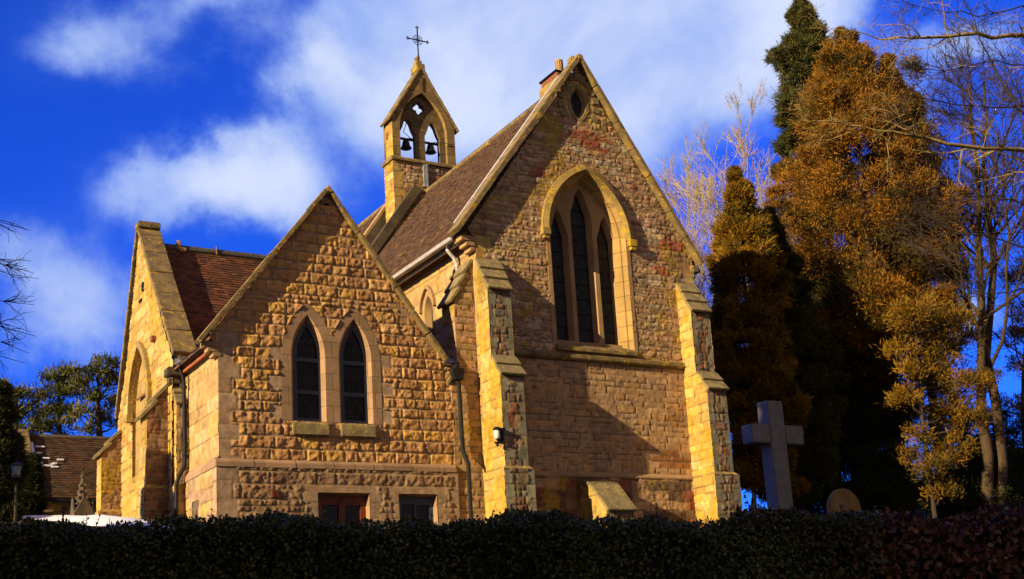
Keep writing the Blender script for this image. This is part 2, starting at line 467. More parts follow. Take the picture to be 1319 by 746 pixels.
def masonry(U, Z, seed, ch=(.16, .26), bl=(.2, .45), joint=.014, relief=.02, rough=.02, pal=PAL_ROCK,
            mortar=(.27, .20, .12), split=.0, wob=.006, dress=(), patches=(), lichen=0., grime=0., edge=.035, jit=.14, jd=.010, tilt=6, nf=9., wf=1.):
    rng = np.random.RandomState(seed)
    zmin, zmax = Z.min() - .5, Z.max() + .5
    Uw = U + (fbm(U * 5 * wf, Z * 5 * wf, seed + 1, 3) - .5) * 2 * wob * 2
    Zw = Z + (fbm(U * 3 * wf, Z * 7 * wf, seed + 2, 3) - .5) * 2 * wob * 2
    ze = [zmin]; 
    while ze[-1] < zmax:
        h = rng.uniform(*ch)
        if rng.rand() < split: ze += [ze[-1] + h * .48, ze[-1] + h]
        else: ze.append(ze[-1] + h)
    ze = np.array(ze)
    ci = np.clip(np.searchsorted(ze, Zw) - 1, 0, len(ze) - 2)
    D = np.zeros(U.shape); R1 = np.zeros(U.shape); R2 = np.zeros(U.shape); R3 = np.zeros(U.shape); R4 = np.zeros(U.shape)
    UC = np.zeros(U.shape); ZC = (ze[ci] + ze[ci + 1]) / 2
    DU = np.zeros(U.shape)
    for c in np.unique(ci):
        mk = ci == c; hh = ze[c + 1] - ze[c]
        ue = [U.min() - 1 - rng.rand() * .5]
        k = min(1.3, max(.75, hh / np.mean(ch) * 1.1))
        while ue[-1] < U.max() + 1: ue.append(ue[-1] + rng.uniform(*bl) * k)
        ue = np.array(ue); u = Uw[mk]
        bi = np.clip(np.searchsorted(ue, u) - 1, 0, len(ue) - 2)
        d = np.minimum(np.minimum(u - ue[bi], ue[bi + 1] - u), np.minimum(Zw[mk] - ze[c], ze[c + 1] - Zw[mk]))
        D[mk] = d; UC[mk] = (ue[bi] + ue[bi + 1]) / 2; DU[mk] = u - UC[mk]
        for Rr in (R1, R2, R3, R4): Rr[mk] = rng.rand(len(ue))[bi]
    j = joint / 2
    bulge = sst(D, j, j + edge)
    n1 = fbm(U * nf + R1 * 50, Z * nf + R2 * 50, seed + 3, 4, .65) - .5
    H = bulge * relief * (.55 + .9 * R3) + bulge * n1 * 2 * rough + bulge * (DU * (R4 - .5) + (Z - ZC) * (R2 - .5)) * rough * tilt
    H = np.where(D < j, -jd, H)
    C = pick(pal, R1) * (1 + (R2 - .5)[..., None] * 2 * jit)
    for (pu, pz, ru, rz, pp) in patches:
        q = ((UC - pu) / ru) ** 2 + ((ZC - pz) / rz) ** 2 + (R4 - .5) * .5
        C = np.where((q < 1)[..., None], pick(pp, R3) * (1 + (R2 - .5)[..., None] * .3), C)
    C = np.where((D < j * 1.1)[..., None], np.array(mortar) * (.85 + .3 * n1[..., None] * 2), C)
    # dressed quoins and bands: (kind, position, side, wide, narrow, course height, palette)
    for ds in dress:
        if ds[0] == 'q':
            _, eu, sd, wa, wb, hc, pp, zlo, zhi = ds
            dist = (U - eu) * sd
            k = np.floor(Z / hc); w = np.where(k % 2 == 0, wa, wb) * (.9 + .25 * _hash(k, k * 0 + seed, 5))
            mk = (dist < w) & (dist > -.03) & (Z > zlo) & (Z < zhi)
            dd = np.minimum(np.minimum(w - dist, Z - k * hc), (k + 1) * hc - Z)
            rr = _hash(k, k * 0 + 3, seed + 9); r2 = _hash(k, k * 0 + 8, seed + 4)
        else:
            _, zlo, zhi, lb, pp, ulo, uhi = ds
            k = np.floor(U / lb); mk = (Z > zlo) & (Z < zhi) & (U > ulo) & (U < uhi)
            dd = np.minimum(np.minimum(U - k * lb, (k + 1) * lb - U), np.minimum(Z - zlo, zhi - Z))
            rr = _hash(k, k * 0 + int(zlo * 100), seed + 9); r2 = _hash(k, k * 0 + 8, seed + 4)
        hq = np.where(dd < .006, -.005, .004 + (n1 * .006))
        H = np.where(mk, hq, H)
        cq = pick(pp, rr) * (1 + (r2 - .5)[..., None] * .2)
        C = np.where(mk[..., None], np.where((dd < .006)[..., None], np.array(mortar) * .8, cq), C)
    if lichen:
        lf = sst(fbm(U * 1.3, Z * 1.1, seed + 31, 5, .6) + .25 * (fbm(U * 9, Z * 9, seed + 32, 3) - .5), .62 - lichen, .72 - lichen)
        C = C * (1 - .6 * lf[..., None]) + np.array((.42, .27, .02)) * .6 * lf[..., None]
    if grime:
        gf = sst(fbm(U * 2.1, Z * .9, seed + 41, 5, .6), .5, .75) * grime
        C = C * (1 - gf[..., None] * .6)
    return H, np.clip(C, .01, .9)

def wall_arr(org, uax, nax, u0, u1, z0, z1, inside=None, res=.03, off=None, **style):
    """one wall face as a dense height field; inside(U, Z) masks it to its outline and openings"""
    nu = max(2, int(round((u1 - u0) / res)) + 1); nz = max(2, int(round((z1 - z0) / res)) + 1)
    U, Z = np.meshgrid(np.linspace(u0, u1, nu), np.linspace(z0, z1, nz))
    H, C = masonry(U, Z, **style)
    if off is not None: H = H + off(U, Z)
    org = np.array(org, float); u = np.array(uax, float); n = np.array(nax, float)
    V = org + U[..., None] * u + Z[..., None] * np.array((0, 0, 1.)) + H[..., None] * n
    idx = np.arange(nu * nz).reshape(nz, nu)
    q = np.stack([idx[:-1, :-1], idx[:-1, 1:], idx[1:, 1:], idx[1:, :-1]], -1).reshape(-1, 4)
    if np.dot(np.cross(u, (0, 0, 1.)), n) < 0: q = q[:, ::-1]
    if inside is not None:
        uc = ((U[:-1, :-1] + U[1:, 1:]) / 2).ravel(); zc = ((Z[:-1, :-1] + Z[1:, 1:]) / 2).ravel()
        q = q[inside(uc, zc)]
    used = np.unique(q); mp = np.full(nu * nz, -1); mp[used] = np.arange(len(used))
    return V.reshape(-1, 3)[used], mp[q], C.reshape(-1, 3)[used]

def join_walls(name, parent, parts, mat='masonry'):
    V, F, C, b = [], [], [], 0
    for v, f, c in parts:
        V.append(v); F.append(f + b); C.append(c); b += len(v)
    return mesh_np(name, np.concatenate(V), np.concatenate(F), M[mat], parent, np.concatenate(C))

def wall(name, parent, *a, mat='masonry', **k):
    return join_walls(name, parent, [wall_arr(*a, **k)], mat)

def in_poly(U, Z, poly):
    r = np.zeros(U.shape, bool); n = len(poly)
    for i in range(n):
        (x1, y1), (x2, y2) = poly[i], poly[(i + 1) % n]
        if y1 == y2: continue
        c = ((y1 > Z) != (y2 > Z)) & (U < (x2 - x1) * (Z - y1) / (y2 - y1) + x1)
        r ^= c
    return r

# ------------------------------------------------------------------ tiled roof slopes, every tile modelled
PAL_TILE = P((.092, .050, .028), (.078, .043, .027), (.108, .053, .028), (.066, .040, .027), (.10, .062, .036))
PAL_TILE_RED = P((.16, .068, .038), (.13, .058, .034), (.19, .074, .038), (.10, .052, .034), (.15, .070, .045))
def roof(name, parent, A, e, s, L, S, pal, seed, gauge=.1, tw=.165, inside=None, lip=.022, moss=0.):
    """A lower corner, e unit vector along the eaves, s unit vector up the slope, L x S metres"""
    A = np.array(A, float); e = np.array(e, float); s = np.array(s, float)
    e /= np.linalg.norm(e); s /= np.linalg.norm(s)
    n = np.cross(e, s); n = n if n[2] > 0 else -n
    rng = np.random.RandomState(seed)
    rows = int(S / gauge) + 1
    # each row: 3 profile lines (lower lip underside, lip top, upper end); columns at the tile edges
    Vs = []; Fs = []; Cs = []; base = 0
    for r in range(rows):
        o = (r % 2) * tw / 2; nt = int(L / tw) + 2
        x0 = np.arange(nt) * tw - o; x1 = x0 + tw - .004
        x0 = np.clip(x0, 0, L); x1 = np.clip(x1, 0, L)
        k = (x1 - x0) > .02; x0 = x0[k]; x1 = x1[k]; m = len(x0)
        t0 = r * gauge - .008 + rng.uniform(-.006, .006, m); t1 = np.full(m, r * gauge + gauge * 1.12)
        hl = lip * (1 + rng.uniform(-.25, .35, m)); tl = rng.uniform(-.004, .004, m)
        def pt(x, t, h): return A + x[:, None] * e + t[:, None] * s + h[:, None] * n
        v = np.stack([pt(x0, t0, hl * 0 - .01), pt(x1, t0, hl * 0 - .01), pt(x0, t0, hl + tl), pt(x1, t0, hl - tl),
                      pt(x0, t1, hl * .12 + tl), pt(x1, t1, hl * .12 - tl)], 1)
        if inside is not None:
            kk = inside((x0 + x1) / 2, (t0 + t1) / 2); v = v[kk]; m = len(v)
            if m == 0: continue
        Vs.append(v.reshape(-1, 3)); b = base + np.arange(m) * 6
        Fs.append(np.stack([b, b + 1, b + 3, b + 2], 1)); Fs.append(np.stack([b + 2, b + 3, b + 5, b + 4], 1)); base += m * 6
        c = pick(pal, rng.rand(m)) * rng.uniform(.75, 1.25, (m, 1))
        if moss:
            c = np.where((rng.rand(m) < moss)[:, None], c * .3 + np.array((.30, .17, .02)) * .7, c)
        Cs.append(np.repeat(c, 6, 0))
    return mesh_np(name, np.concatenate(Vs), np.concatenate(Fs), M['tile'], parent, np.concatenate(Cs))

def coping_run(name, parent, A, B, width, thick, mat, up=None, slab=.75, seed=0, gap=.012, side=None):
    """a run of coping slabs from A to B; side = unit vector of the width; slightly uneven"""
    A = Vector(A); B = Vector(B); d = (B - A); L = d.length; d.normalize()
    side = Vector(side).normalized(); n = d.cross(side).normalized()
    if n.z < 0: n = -n
    rng = random.Random(seed); mb = MB(); t = 0.
    while t < L - .02:
        l = min(slab * rng.uniform(.8, 1.2), L - t)
        if L - t - l < .25: l = L - t
        c = A + d * (t + l / 2) + n * (thick / 2 + rng.uniform(-.006, .010)) + side * rng.uniform(-.006, .006)
        mb.box(c, d * (l / 2 - gap / 2), side * (width / 2), n * (thick / 2)); t += l
    return mb.build(name, M[mat], parent, bevel=.012)
# ================================================================== THE CHURCH
GZ = 2.2                                                       # churchyard level
church = tag(empty('church', (12.5, 26.0, GZ)), 'sandstone gothic church with steep gables, tiled roofs and a bellcote with two bells', 'church')
XA = (1, 0, 0); YA = (0, 1, 0); FRONT = (0, -1, 0); LEFT = (-1, 0, 0)

S_GABLE = dict(ch=(.07, .16), bl=(.10, .50), joint=.016, relief=.006, rough=.021, tilt=4, nf=13., wf=1.8, pal=PAL_RUBBLE, mortar=(.24, .165, .09), split=.25, wob=.020, jit=.22, grime=.45, edge=.016, jd=.006, lichen=.035)
S_LOW = dict(ch=(.11, .17), bl=(.18, .48), joint=.012, relief=.004, rough=.010, nf=13., wf=1.5, pal=PAL_LOW, mortar=(.20, .14, .08), split=.0, wob=.008, jit=.12, grime=.3, edge=.02)
S_ROCK = dict(ch=(.19, .25), bl=(.22, .42), joint=.024, relief=.022, rough=.030, tilt=3.5, nf=12., pal=PAL_ROCK, mortar=(.40, .28, .15), split=.22, wob=.003, jit=.15, edge=.012, jd=.002)
S_ASH = dict(ch=(.20, .27), bl=(.35, .75), joint=.010, relief=.004, rough=.005, pal=PAL_ASH, mortar=(.25, .16, .07), wob=.004, jit=.08, edge=.012)
S_YEL = dict(ch=(.16, .26), bl=(.25, .55), joint=.014, relief=.007, rough=.012, pal=PAL_YEL, mortar=(.26, .16, .05), wob=.010, jit=.17, edge=.018, lichen=.09, grime=.40, nf=12.)
S_BUTF = dict(ch=(.10, .28), bl=(.14, .30), joint=.016, relief=.010, rough=.020, pal=PAL_BUT, mortar=(.16, .12, .075), wob=.012, jit=.2, grime=.4, edge=.02)

def lofted(mb, A, B): mb.strip(A, B)

def ca(cx, a, zs, off, n=14):
    """pointed arch of a concentric family: centres lie `off` beyond the centre line"""
    return arch(cx, a, zs, math.sqrt((off + a) ** 2 - off ** 2), n)
def ca_open(cx, a, z0, zs, off, n=14): return [(cx - a, z0)] + ca(cx, a, zs, off, n) + [(cx + a, z0)]
def at_y(pl, y): return [(x, y, z) for x, z in pl]
def at_x(pl, x): return [(x, y, z) for y, z in pl]

# ---------------- chancel: gable wall to the front
gp = [(12.46, GZ - .4), (18.44, GZ - .4), (18.44, 8.75), (18.50, 9.05), (15.5, 13.52), (12.30, 9.05), (12.46, 8.75)]
winhole = ca_open(15.46, 1.06, 6.45, 9.25, .56)
def vesica(cx, cz, a, h, n=12):
    R = (a * a + h * h) / (2 * a); t = math.asin(h / R)
    r = [(cx - (R - a) + R * math.cos(x), cz + R * math.sin(x)) for x in np.linspace(-t, t, n)]
    return r + [(cx + (R - a) - R * math.cos(x), cz + R * math.sin(x)) for x in np.linspace(t, -t, n)][1:-1]
ocu = vesica(15.46, 12.55, .28, .46)
RUST = P((.38, .095, .05), (.34, .085, .045), (.40, .125, .065))
RED_P = [(15.75, 11.72, .60, .17, RUST), (15.95, 11.48, .3, .10, RUST), (14.2, 10.55, .25, .08, RUST), (16.9, 10.75, .16, .10, RUST), (13.9, 7.9, .22, .10, RUST),
         (17.9, 9.3, .3, .2, RUST), (16.95, 9.7, .2, .1, RUST), (17.5, 8.6, .25, .12, RUST), (14.2, 10.7, .2, .1, RUST), (17.3, 4.1, .5, .22, P((.34, .15, .06), (.30, .14, .06))), (17.5, 5.0, .3, .15, P((.34, .18, .07)))]
gable = join_walls('gable_wall', church, [
    wall_arr((0, 22, 0), XA, FRONT, 12.28, 18.52, 6.30, 13.55, lambda u, z: in_poly(u, z, gp) & ~in_poly(u, z, winhole) & ~in_poly(u, z, ocu), .025, seed=11, patches=RED_P,
             dress=[('q', 12.46, 1, .42, .24, .27, PAL_YEL, 0, 8.9), ('q', 18.44, -1, .40, .24, .27, PAL_RUBBLE, 0, 8.9)], **S_GABLE),
    wall_arr((0, 22, 0), XA, FRONT, 12.44, 18.46, 3.55, 6.30, None, .025, seed=12, patches=RED_P, **S_LOW)])
wall('plinth', gable, (0, 21.92, 0), XA, FRONT, 12.9, 18.0, GZ - .4, 3.62, None, .028, seed=13, **{**S_GABLE, 'ch': (.2, .3), 'bl': (.3, .7), 'grime': .8, 'pal': PAL_DARK + PAL_RUBBLE[:3] + PAL_RED[:2]})
MB().prism([(12.9, 21.9, 3.60), (12.9, 21.9, 3.64), (12.9, 22.02, 3.74), (12.9, 22.02, 3.60)], (5.1, 0, 0)).build('plinth_course', M['dressed'], gable, .008)
MB().prism([(12.98, 22.02, 6.42), (12.98, 21.90, 6.35), (12.98, 21.90, 6.27), (12.98, 21.94, 6.23), (12.98, 22.02, 6.23)], (4.94, 0, 0)).build('string_course', M['coping'], gable, .008)

# the great three-light window
win = plate('window', ca_open(15.46, 1.16, 6.55, 9.25, .56), [ca_open(15.46, 1.06, 6.60, 9.25, .56)], .05, M['dressed'], church, (0, 21.985, 0), XA, FRONT)
tag(win, 'tall pointed window with three lancet lights')
b = MB(); _o = lambda a, y: at_y(ca_open(15.46, a, 6.60, 9.25, .56), y)
b.strip(_o(1.06, 21.985), _o(1.0, 22.10)); b.strip(_o(1.0, 22.10), _o(.965, 22.105)); b.strip(_o(.965, 22.105), _o(.875, 22.30)); b.build('reveal', M['yellow_block'], win)
LAN = [(14.82, .175, 6.76, 9.28, .50), (15.465, .222, 6.76, 9.80, .60), (16.12, .175, 6.76, 9.28, .50)]
def lancet(cx, a, z0, zs, h, g=0.):
    """lancet light with a small ogee cusp to the head"""
    aa = a + g; pts = []
    for (x, z) in arch(cx, aa, zs, h + g * 1.6, 10): pts.append((x, z))
    k = len(pts) // 2; out = []
    for i, (x, z) in enumerate(pts):
        t = (z - zs) / (h + g * 1.6); sx = 1 - .22 * max(0, math.sin(math.pi * min(1, max(0, (t - .12) / .75)))) * (1 if t > .12 else 0)
        out.append((cx + (x - cx) * sx, z))
    return [(cx - aa, z0)] + out + [(cx + aa, z0)]
plate('tracery', ca_open(15.46, .95, 6.60, 9.25, .56), [lancet(*l, g=.07) for l in LAN], .04, M['dressed'], win, (0, 22.24, 0), XA, FRONT)
b = MB()
for l in LAN: b.strip(at_y(lancet(*l, g=.07), 22.24), at_y(lancet(*l), 22.42))
b.build('mullion', M['dressed'], win)
for l in LAN:
    g = plate('glass', lancet(*l, g=.01), [], .012, M['glass'], win, (0, 22.41, 0), XA, FRONT)
    sb = MB()
    for z in np.arange(l[2] + .35, l[3] + .2, .36): sb.tube([(l[0] - l[1], 22.395, z), (l[0] + l[1], 22.395, z)], .006, 5)
    sb.build_each('saddle_bar', M['iron'], win)
hm = MB(); A = ca(15.46, 1.27, 9.25, .56, 20); B = ca(15.46, 1.13, 9.25, .56, 20); C_ = ca(15.46, 1.06, 9.25, .56, 20)
for p, q, y0, y1 in ((A, A, 22.0, 21.92), (A, B, 21.92, 21.87), (B, C_, 21.87, 21.96), (C_, C_, 21.96, 22.0)): hm.strip(at_y(p, y0), at_y(q, y1))
for sx in (-1, 1): hm.box((15.46 + sx * 1.20, 21.93, 9.19), .10, .07, .08); hm.box((15.46 + sx * 1.20, 21.93, 9.07), .065, .05, .05)
hm.build('hood_mould', M['lichen_stone'], win)
b = MB(); b.prism([(14.36, 22.42, 6.79), (14.36, 22.0, 6.60), (14.36, 21.92, 6.52), (14.36, 21.92, 6.44), (14.36, 22.42, 6.44)], (2.2, 0, 0)); b.build('sill', M['coping'], win, .01)
# oculus
oc = plate('window', vesica(15.46, 12.55, .30, .48), [vesica(15.46, 12.55, .21, .40)], .06, M['slab'], church, (0, 21.985, 0), XA, FRONT)
tag(oc, 'small almond-shaped window near the gable apex')
MB().strip(at_y(vesica(15.46, 12.55, .21, .40), 21.985), at_y(vesica(15.46, 12.55, .155, .335), 22.12), True).build('reveal', M['dressed'], oc)
plate('glass', vesica(15.46, 12.55, .17, .35), [], .01, M['glass'], oc, (0, 22.10, 0), XA, FRONT)
b = MB()
for i in range(-5, 6):
    for s in (-1, 1):
        x0 = 15.46 + i * .07; b.tube([(x0 - s * .18, 22.085, 12.55 - .3), (x0 + s * .18, 22.085, 12.55 + .3)], .004, 4, False)
bm_ = b.build('lattice', M['lead_dark'], oc)
# keep the lattice inside the almond
me = bm_.data; V_ = np.empty(len(me.vertices) * 3, np.float32); me.vertices.foreach_get('co', V_); V_ = V_.reshape(-1, 3)
for i in range(len(V_)):
    dx = V_[i, 0] - 15.46; dz = V_[i, 2] - 12.55
    V_[i, 2] = 12.55 + max(-.31, min(.31, dz)); lim = .15 * max(0, 1 - ((V_[i, 2] - 12.55) / .335) ** 2); V_[i, 0] = 15.46 + max(-lim, min(lim, dx))
me.vertices.foreach_set('co', V_.ravel()); me.update()
# relieving arch of rough stones around the oculus
b = MB()
for k, t in enumerate(np.linspace(rad(-30), rad(210), 13)):
    c = Vector((15.46 + .50 * math.cos(t), 21.985, 12.57 + .66 * math.sin(t))); r = Vector((math.cos(t), 0, math.sin(t) * 1.15)).normalized()
    b.box(c, r * .10, (0, .012 + .005 * (k % 3), 0), r.cross(Vector((0, 1, 0))) * .075)
b.build('relieving_arch', M['slab'], oc, .01)

# copings, kneelers, apex stump
for nm, A, B, sd in (('coping', (11.99, 22.04, 8.86), (15.50, 22.04, 13.60), 3), ('coping', (18.62, 22.04, 8.86), (15.50, 22.04, 13.60), 4)):
    c = coping_run(nm, church, A, B, .46, .11, 'coping', slab=.85, seed=sd, side=YA, gap=.002)
b = MB(); b.box((15.52, 22.02, 13.69), .09, .2, .08); b.box((15.43, 22.1, 13.70), .06, .12, .09); b.box((15.56, 21.96, 13.78), .05, .08, .04); b.build('apex_stump', M['lichen_stone'], church, .035)
b = MB(); 
for i, (x0, z0, z1) in enumerate(((12.10, 8.74, 8.86), (12.22, 8.63, 8.74), (12.33, 8.52, 8.63))): b.bb(x0, 12.44, 21.96 + i * .015, 22.30, z0, z1)
b.build('kneeler', M['dressed'], church, .009)
b = MB(); b.bb(18.4, 18.6, 21.92, 22.3, 8.66, 8.86); b.bb(18.4, 18.52, 21.94, 22.3, 8.52, 8.66); b.build('kneeler', M['coping'], church, .03)

# ---------------- chancel: side walls, roof, gutter
slan = ca_open(24.36, .26, 7.0, 7.80, .25)
side = join_walls('side_wall', church, [
    wall_arr((12.46, 0, 0), YA, LEFT, 22.0, 30.2, 5.4, 9.1, lambda u, z: ~in_poly(u, z, ca_open(24.36, .24, 6.9, 7.80, .25)), .03, seed=21, lichen=.03, **S_ASH),
    wall_arr((12.455, 0, 0), YA, LEFT, 21.98, 22.3, GZ - .4, 5.45, None, .03, seed=23, **S_YEL)])
sw = plate('window', ca_open(24.36, .30, 6.9, 7.80, .25), [ca_open(24.36, .21, 6.95, 7.80, .25)], .03, M['dressed'], church, (12.45, 0, 0), YA, LEFT)
tag(sw, 'slim lancet window high in the chancel side wall')
MB().strip(at_x(ca_open(24.36, .21, 6.95, 7.80, .25), 12.45), at_x(ca_open(24.36, .15, 6.95, 7.80, .25), 12.62)).build('reveal', M['dressed'], sw)
plate('glass', ca_open(24.36, .17, 6.9, 7.80, .25), [], .01, M['glass'], sw, (12.61, 0, 0), YA, LEFT)
b = MB(); A = ca(24.36, .40, 7.85, .25); B = ca(24.36, .32, 7.85, .25)
for p, q, x0, x1 in ((A, A, 12.46, 12.38), (A, B, 12.38, 12.38), (B, B, 12.38, 12.46)): b.strip(at_x(p, x0), at_x(q, x1))
b.build('hood_mould', M['dressed'], sw)
wall('side_wall', church, (18.44, 0, 0), YA, (1, 0, 0), 22.0, 30.2, GZ - .3, 9.0, None, .08, seed=22, **S_LOW)
SQ = math.sqrt(1 + 1.3 ** 2)
for sx in (-1, 1):
    roof('roof', church, (15.45 + sx * 3.42, 22.2, 13.25 - 1.3 * 3.42), YA, (-sx / SQ, 0, 1.3 / SQ), 7.9, 3.42 * SQ, PAL_TILE, 31 + sx, gauge=.095, tw=.16, moss=.006)
b = MB()
for i in range(17): b.tube([(15.45, 22.25 + i * .46, 13.27), (15.45, 22.25 + i * .46 + .45, 13.28)], .075, 10)
b.build('ridge_tiles', M['coping'], church)
c_ = MB()
c_.prism([(12.80, 22.6, 1.5), (18.2, 22.6, 1.5), (18.2, 22.6, 8.9), (15.45, 22.6, 12.9), (12.80, 22.6, 9.1)], (0, 7.6, 0))
c_.build('inner_wall', M['core'], church)
# white line of mortar fillet under the verge
b = MB(); d = Vector((3.46, 0, 1.3 * 3.46)).normalized(); n_ = Vector((-1.3, 0, 1)).normalized()
d = Vector((3.51, 0, 4.74)).normalized(); n_ = Vector((-4.74, 0, 3.51)).normalized(); b.box(Vector((13.72, 22.25, 11.20)) + n_ * .115, d * 2.55, (0, .045, 0), n_ * .02); b.build('verge_fillet', M['gutter_grey'], church)

def halfround(mb, A, B, r, n=8):
    """half-round gutter from A to B"""
    A = Vector(A); B = Vector(B); t = (B - A).normalized(); x = t.cross(Vector((0, 0, 1))).normalized(); z = Vector((0, 0, 1))
    o = [x * math.cos(a) * r + z * math.sin(a) * r for a in np.linspace(math.pi, 2 * math.pi, n)]
    i = [v * .86 for v in o[::-1]]
    mb.prism([A + v for v in o + i], B - A)
    mb.tube([A + x * r, B + x * r], r * .14, 6); mb.tube([A - x * r, B - x * r], r * .14, 6)
b = MB(); halfround(b, (12.13, 22.34, 8.93), (12.13, 29.9, 8.93), .085); b.bb(12.22, 12.245, 22.34, 29.9, 8.76, 8.97); b.build('gutter', M['gutter_grey'], church)
b = MB(); b.tube([(12.15, 22.72, 8.85), (12.15, 22.72, 8.74), (12.30, 22.72, 8.58), (12.36, 22.72, 8.45), (12.36, 22.72, 7.2)], .042, 10); b.lathe((12.36, 22.72, 8.36), [(.055, 0), (.055, .07)], 12)
b.bb(12.36, 12.47, 22.70, 22.74, 8.18, 8.22); b.build('downpipe', M['gutter_grey'], church)

# ---------------- buttresses
def buttress(label, O, w, p, wd, stages, top, plinth, seed, styleF, styleL, styleR=None, lip=.06, slabs=3, z0=GZ - .4, mat='slab', res=.025, quoin=PAL_GREY):
    """O foot on the wall (x, y); w along the wall; p outwards; stages [(projection, z upper)], the slope above each leads to the next;
    top = z where the last slope meets the wall; styleL the side at w = 0"""
    O = Vector((O[0], O[1], 0)); w = Vector(w); p = Vector(p)
    prof = [(0, z0)]
    slopes = []
    zs = z0
    for i, st_ in enumerate(stages):
        pr, zt = st_[0], st_[1]
        prof += [(pr, zs), (pr, zt)]
        nx = stages[i + 1][0] if i + 1 < len(stages) else 0.
        zn = stages[i + 1][2] if i + 1 < len(stages) else top
        slopes.append(((pr, zt), (nx, zn))); zs = zn
    prof += [(0, top)]
    parts = []; zs = z0
    for i, st in enumerate(stages):
        pr, zt = st[0], st[1]
        fo = O + p * pr
        parts.append(wall_arr(fo, w, p, 0, wd, zs if i == 0 else stages[i][2] - .05, zt + .02, None, res, seed=seed + i,
                     dress=[('q', 0, 1, wd * .34, wd * .2, .24, quoin, 0, 99), ('q', wd, -1, wd * .34, wd * .2, .24, quoin, 0, 99)], **styleF))
        zs = slopes[i][1][1]
    mp = max(s[0] for s in stages)
    for k, st, s in ((0, styleL, -1), (1, styleR or styleL, 1)):
        parts.append(wall_arr(O + w * (wd * k), p, w * s, 0, mp, z0, top, lambda u, z: in_poly(u, z, prof), res, seed=seed + 7 + k, **st))
    o = join_walls('buttress', church, parts)
    if label: o['label'] = label
    b = MB()
    for (a, c), (nx, zn) in slopes:
        A = O + w * (wd / 2) + p * a + Vector((0, 0, c)); B = O + w * (wd / 2) + p * nx + Vector((0, 0, zn))
        d = (B - A); L = d.length; d.normalize(); n = d.cross(w).normalized()
        if n.z < 0: n = -n
        k = max(2, int(round(L / .32))) if slabs else 1
        for j in range(k):
            l0 = L * j / k - (lip if j == 0 else .035); l1 = L * (j + 1) / k
            c0 = A + d * ((l0 + l1) / 2) + n * (.04 - .0 * j)
            # each slab dips under the one above
            dd = (d - n * .14).normalized(); nn = dd.cross(w).normalized(); nn = nn if nn.z > 0 else -nn
            b.box(c0, dd * ((l1 - l0) / 2), w * (wd / 2 + .035), nn * .036)
    b.build_each('weathering', M[mat], o, bevel=.012)
    # plinth
    if plinth:
        zp, ext = plinth; pr = stages[0][0] + ext
        q = [wall_arr(O + p * pr - w * ext, w, p, 0, wd + 2 * ext, z0, zp, None, res, seed=seed + 20, dress=[('q', 0, 1, .2, .13, .3, quoin, 0, 99), ('q', wd + 2 * ext, -1, .2, .13, .3, quoin, 0, 99)], **styleF)]
        for k, st, s in ((0, styleL, -1), (1, styleR or styleL, 1)):
            q.append(wall_arr(O + w * (wd * k + s * ext), p, w * s, 0, pr, z0, zp, None, res, seed=seed + 21 + k, **{**st, 'lichen': st.get('lichen', 0) + .03}))
        pl = join_walls('plinth', o, q)
        c = MB(); a0 = O - w * ext; W0 = wd + 2 * ext
        lo = [a0 + Vector((0, 0, zp)), a0 + p * pr + Vector((0, 0, zp)), a0 + p * pr + w * W0 + Vector((0, 0, zp)), a0 + w * W0 + Vector((0, 0, zp))]
        i0 = O - w * .004; up = Vector((0, 0, zp + .07))
        hi = [i0 + up, i0 + p * (pr - ext) + up, i0 + p * (pr - ext) + w * (wd + .008) + up, i0 + w * (wd + .008) + up]
        c.strip(lo, hi); c.build('plinth_chamfer', M['lichen_stone' if mat == 'slab' else mat], o)
    return o
SB = dict(S_YEL); SBR = dict(S_LOW)
for x0, lb, sd in ((12.44, 'left buttress of the chancel gable', 101), (17.90, 'right buttress of the chancel gable', 141)):
    buttress(lb, (x0, 22.0), XA, FRONT, .55, [(.79, 5.60), (.46, 7.55, 6.06)], 8.34, (3.62, .08), sd, S_BUTF, SB, SBR)
buttress('buttress on the chancel side wall', (12.46, 22.74), (0, -1, 0), LEFT, .57, [(.66, 5.62), (.50, 7.42, 5.98)], 8.38, None, 171, S_YEL, SB, {**S_LOW, 'pal': PAL_LOW + P((.32, .21, .10), (.36, .24, .10)), 'lichen': .03}, lip=.09, quoin=PAL_LOW)
# small sloped stub against the gable foot
b = [wall_arr((14.68, 20.95, 0), XA, FRONT, 0, .68, GZ - .3, 2.80, None, .025, seed=191, **S_BUTF)]
for s, x in ((-1, 14.68), (1, 15.36)):
    b.append(wall_arr((x, 21.95, 0), FRONT, (s, 0, 0), 0, 1.0, GZ - .3, 3.5, lambda u, z: z < np.where(u < .45, 3.46 - u * .2, 3.37 - (u - .45) * 1.08), .025, seed=193, **S_YEL))
st = join_walls('stone_stub', church, b); tag(st, 'low stone stub with a sloped slab top against the gable foot')
b = MB()
for (za, ya, zb, yb) in ((3.37, 21.50, 3.46, 21.94), (3.07, 21.22, 3.37, 21.51), (2.72, 20.88, 3.09, 21.24)):
    A = Vector((15.02, ya, za)); B = Vector((15.02, yb, zb)); d = B - A; L = d.length; d.normalize(); n = d.cross(Vector(XA)); n = n if n.z > 0 else -n
    b.box((A + B) / 2 + n * .03, d * (L / 2), (.38, 0, 0), n * .035)
b.build_each('weathering', M['slab'], st, bevel=.012)

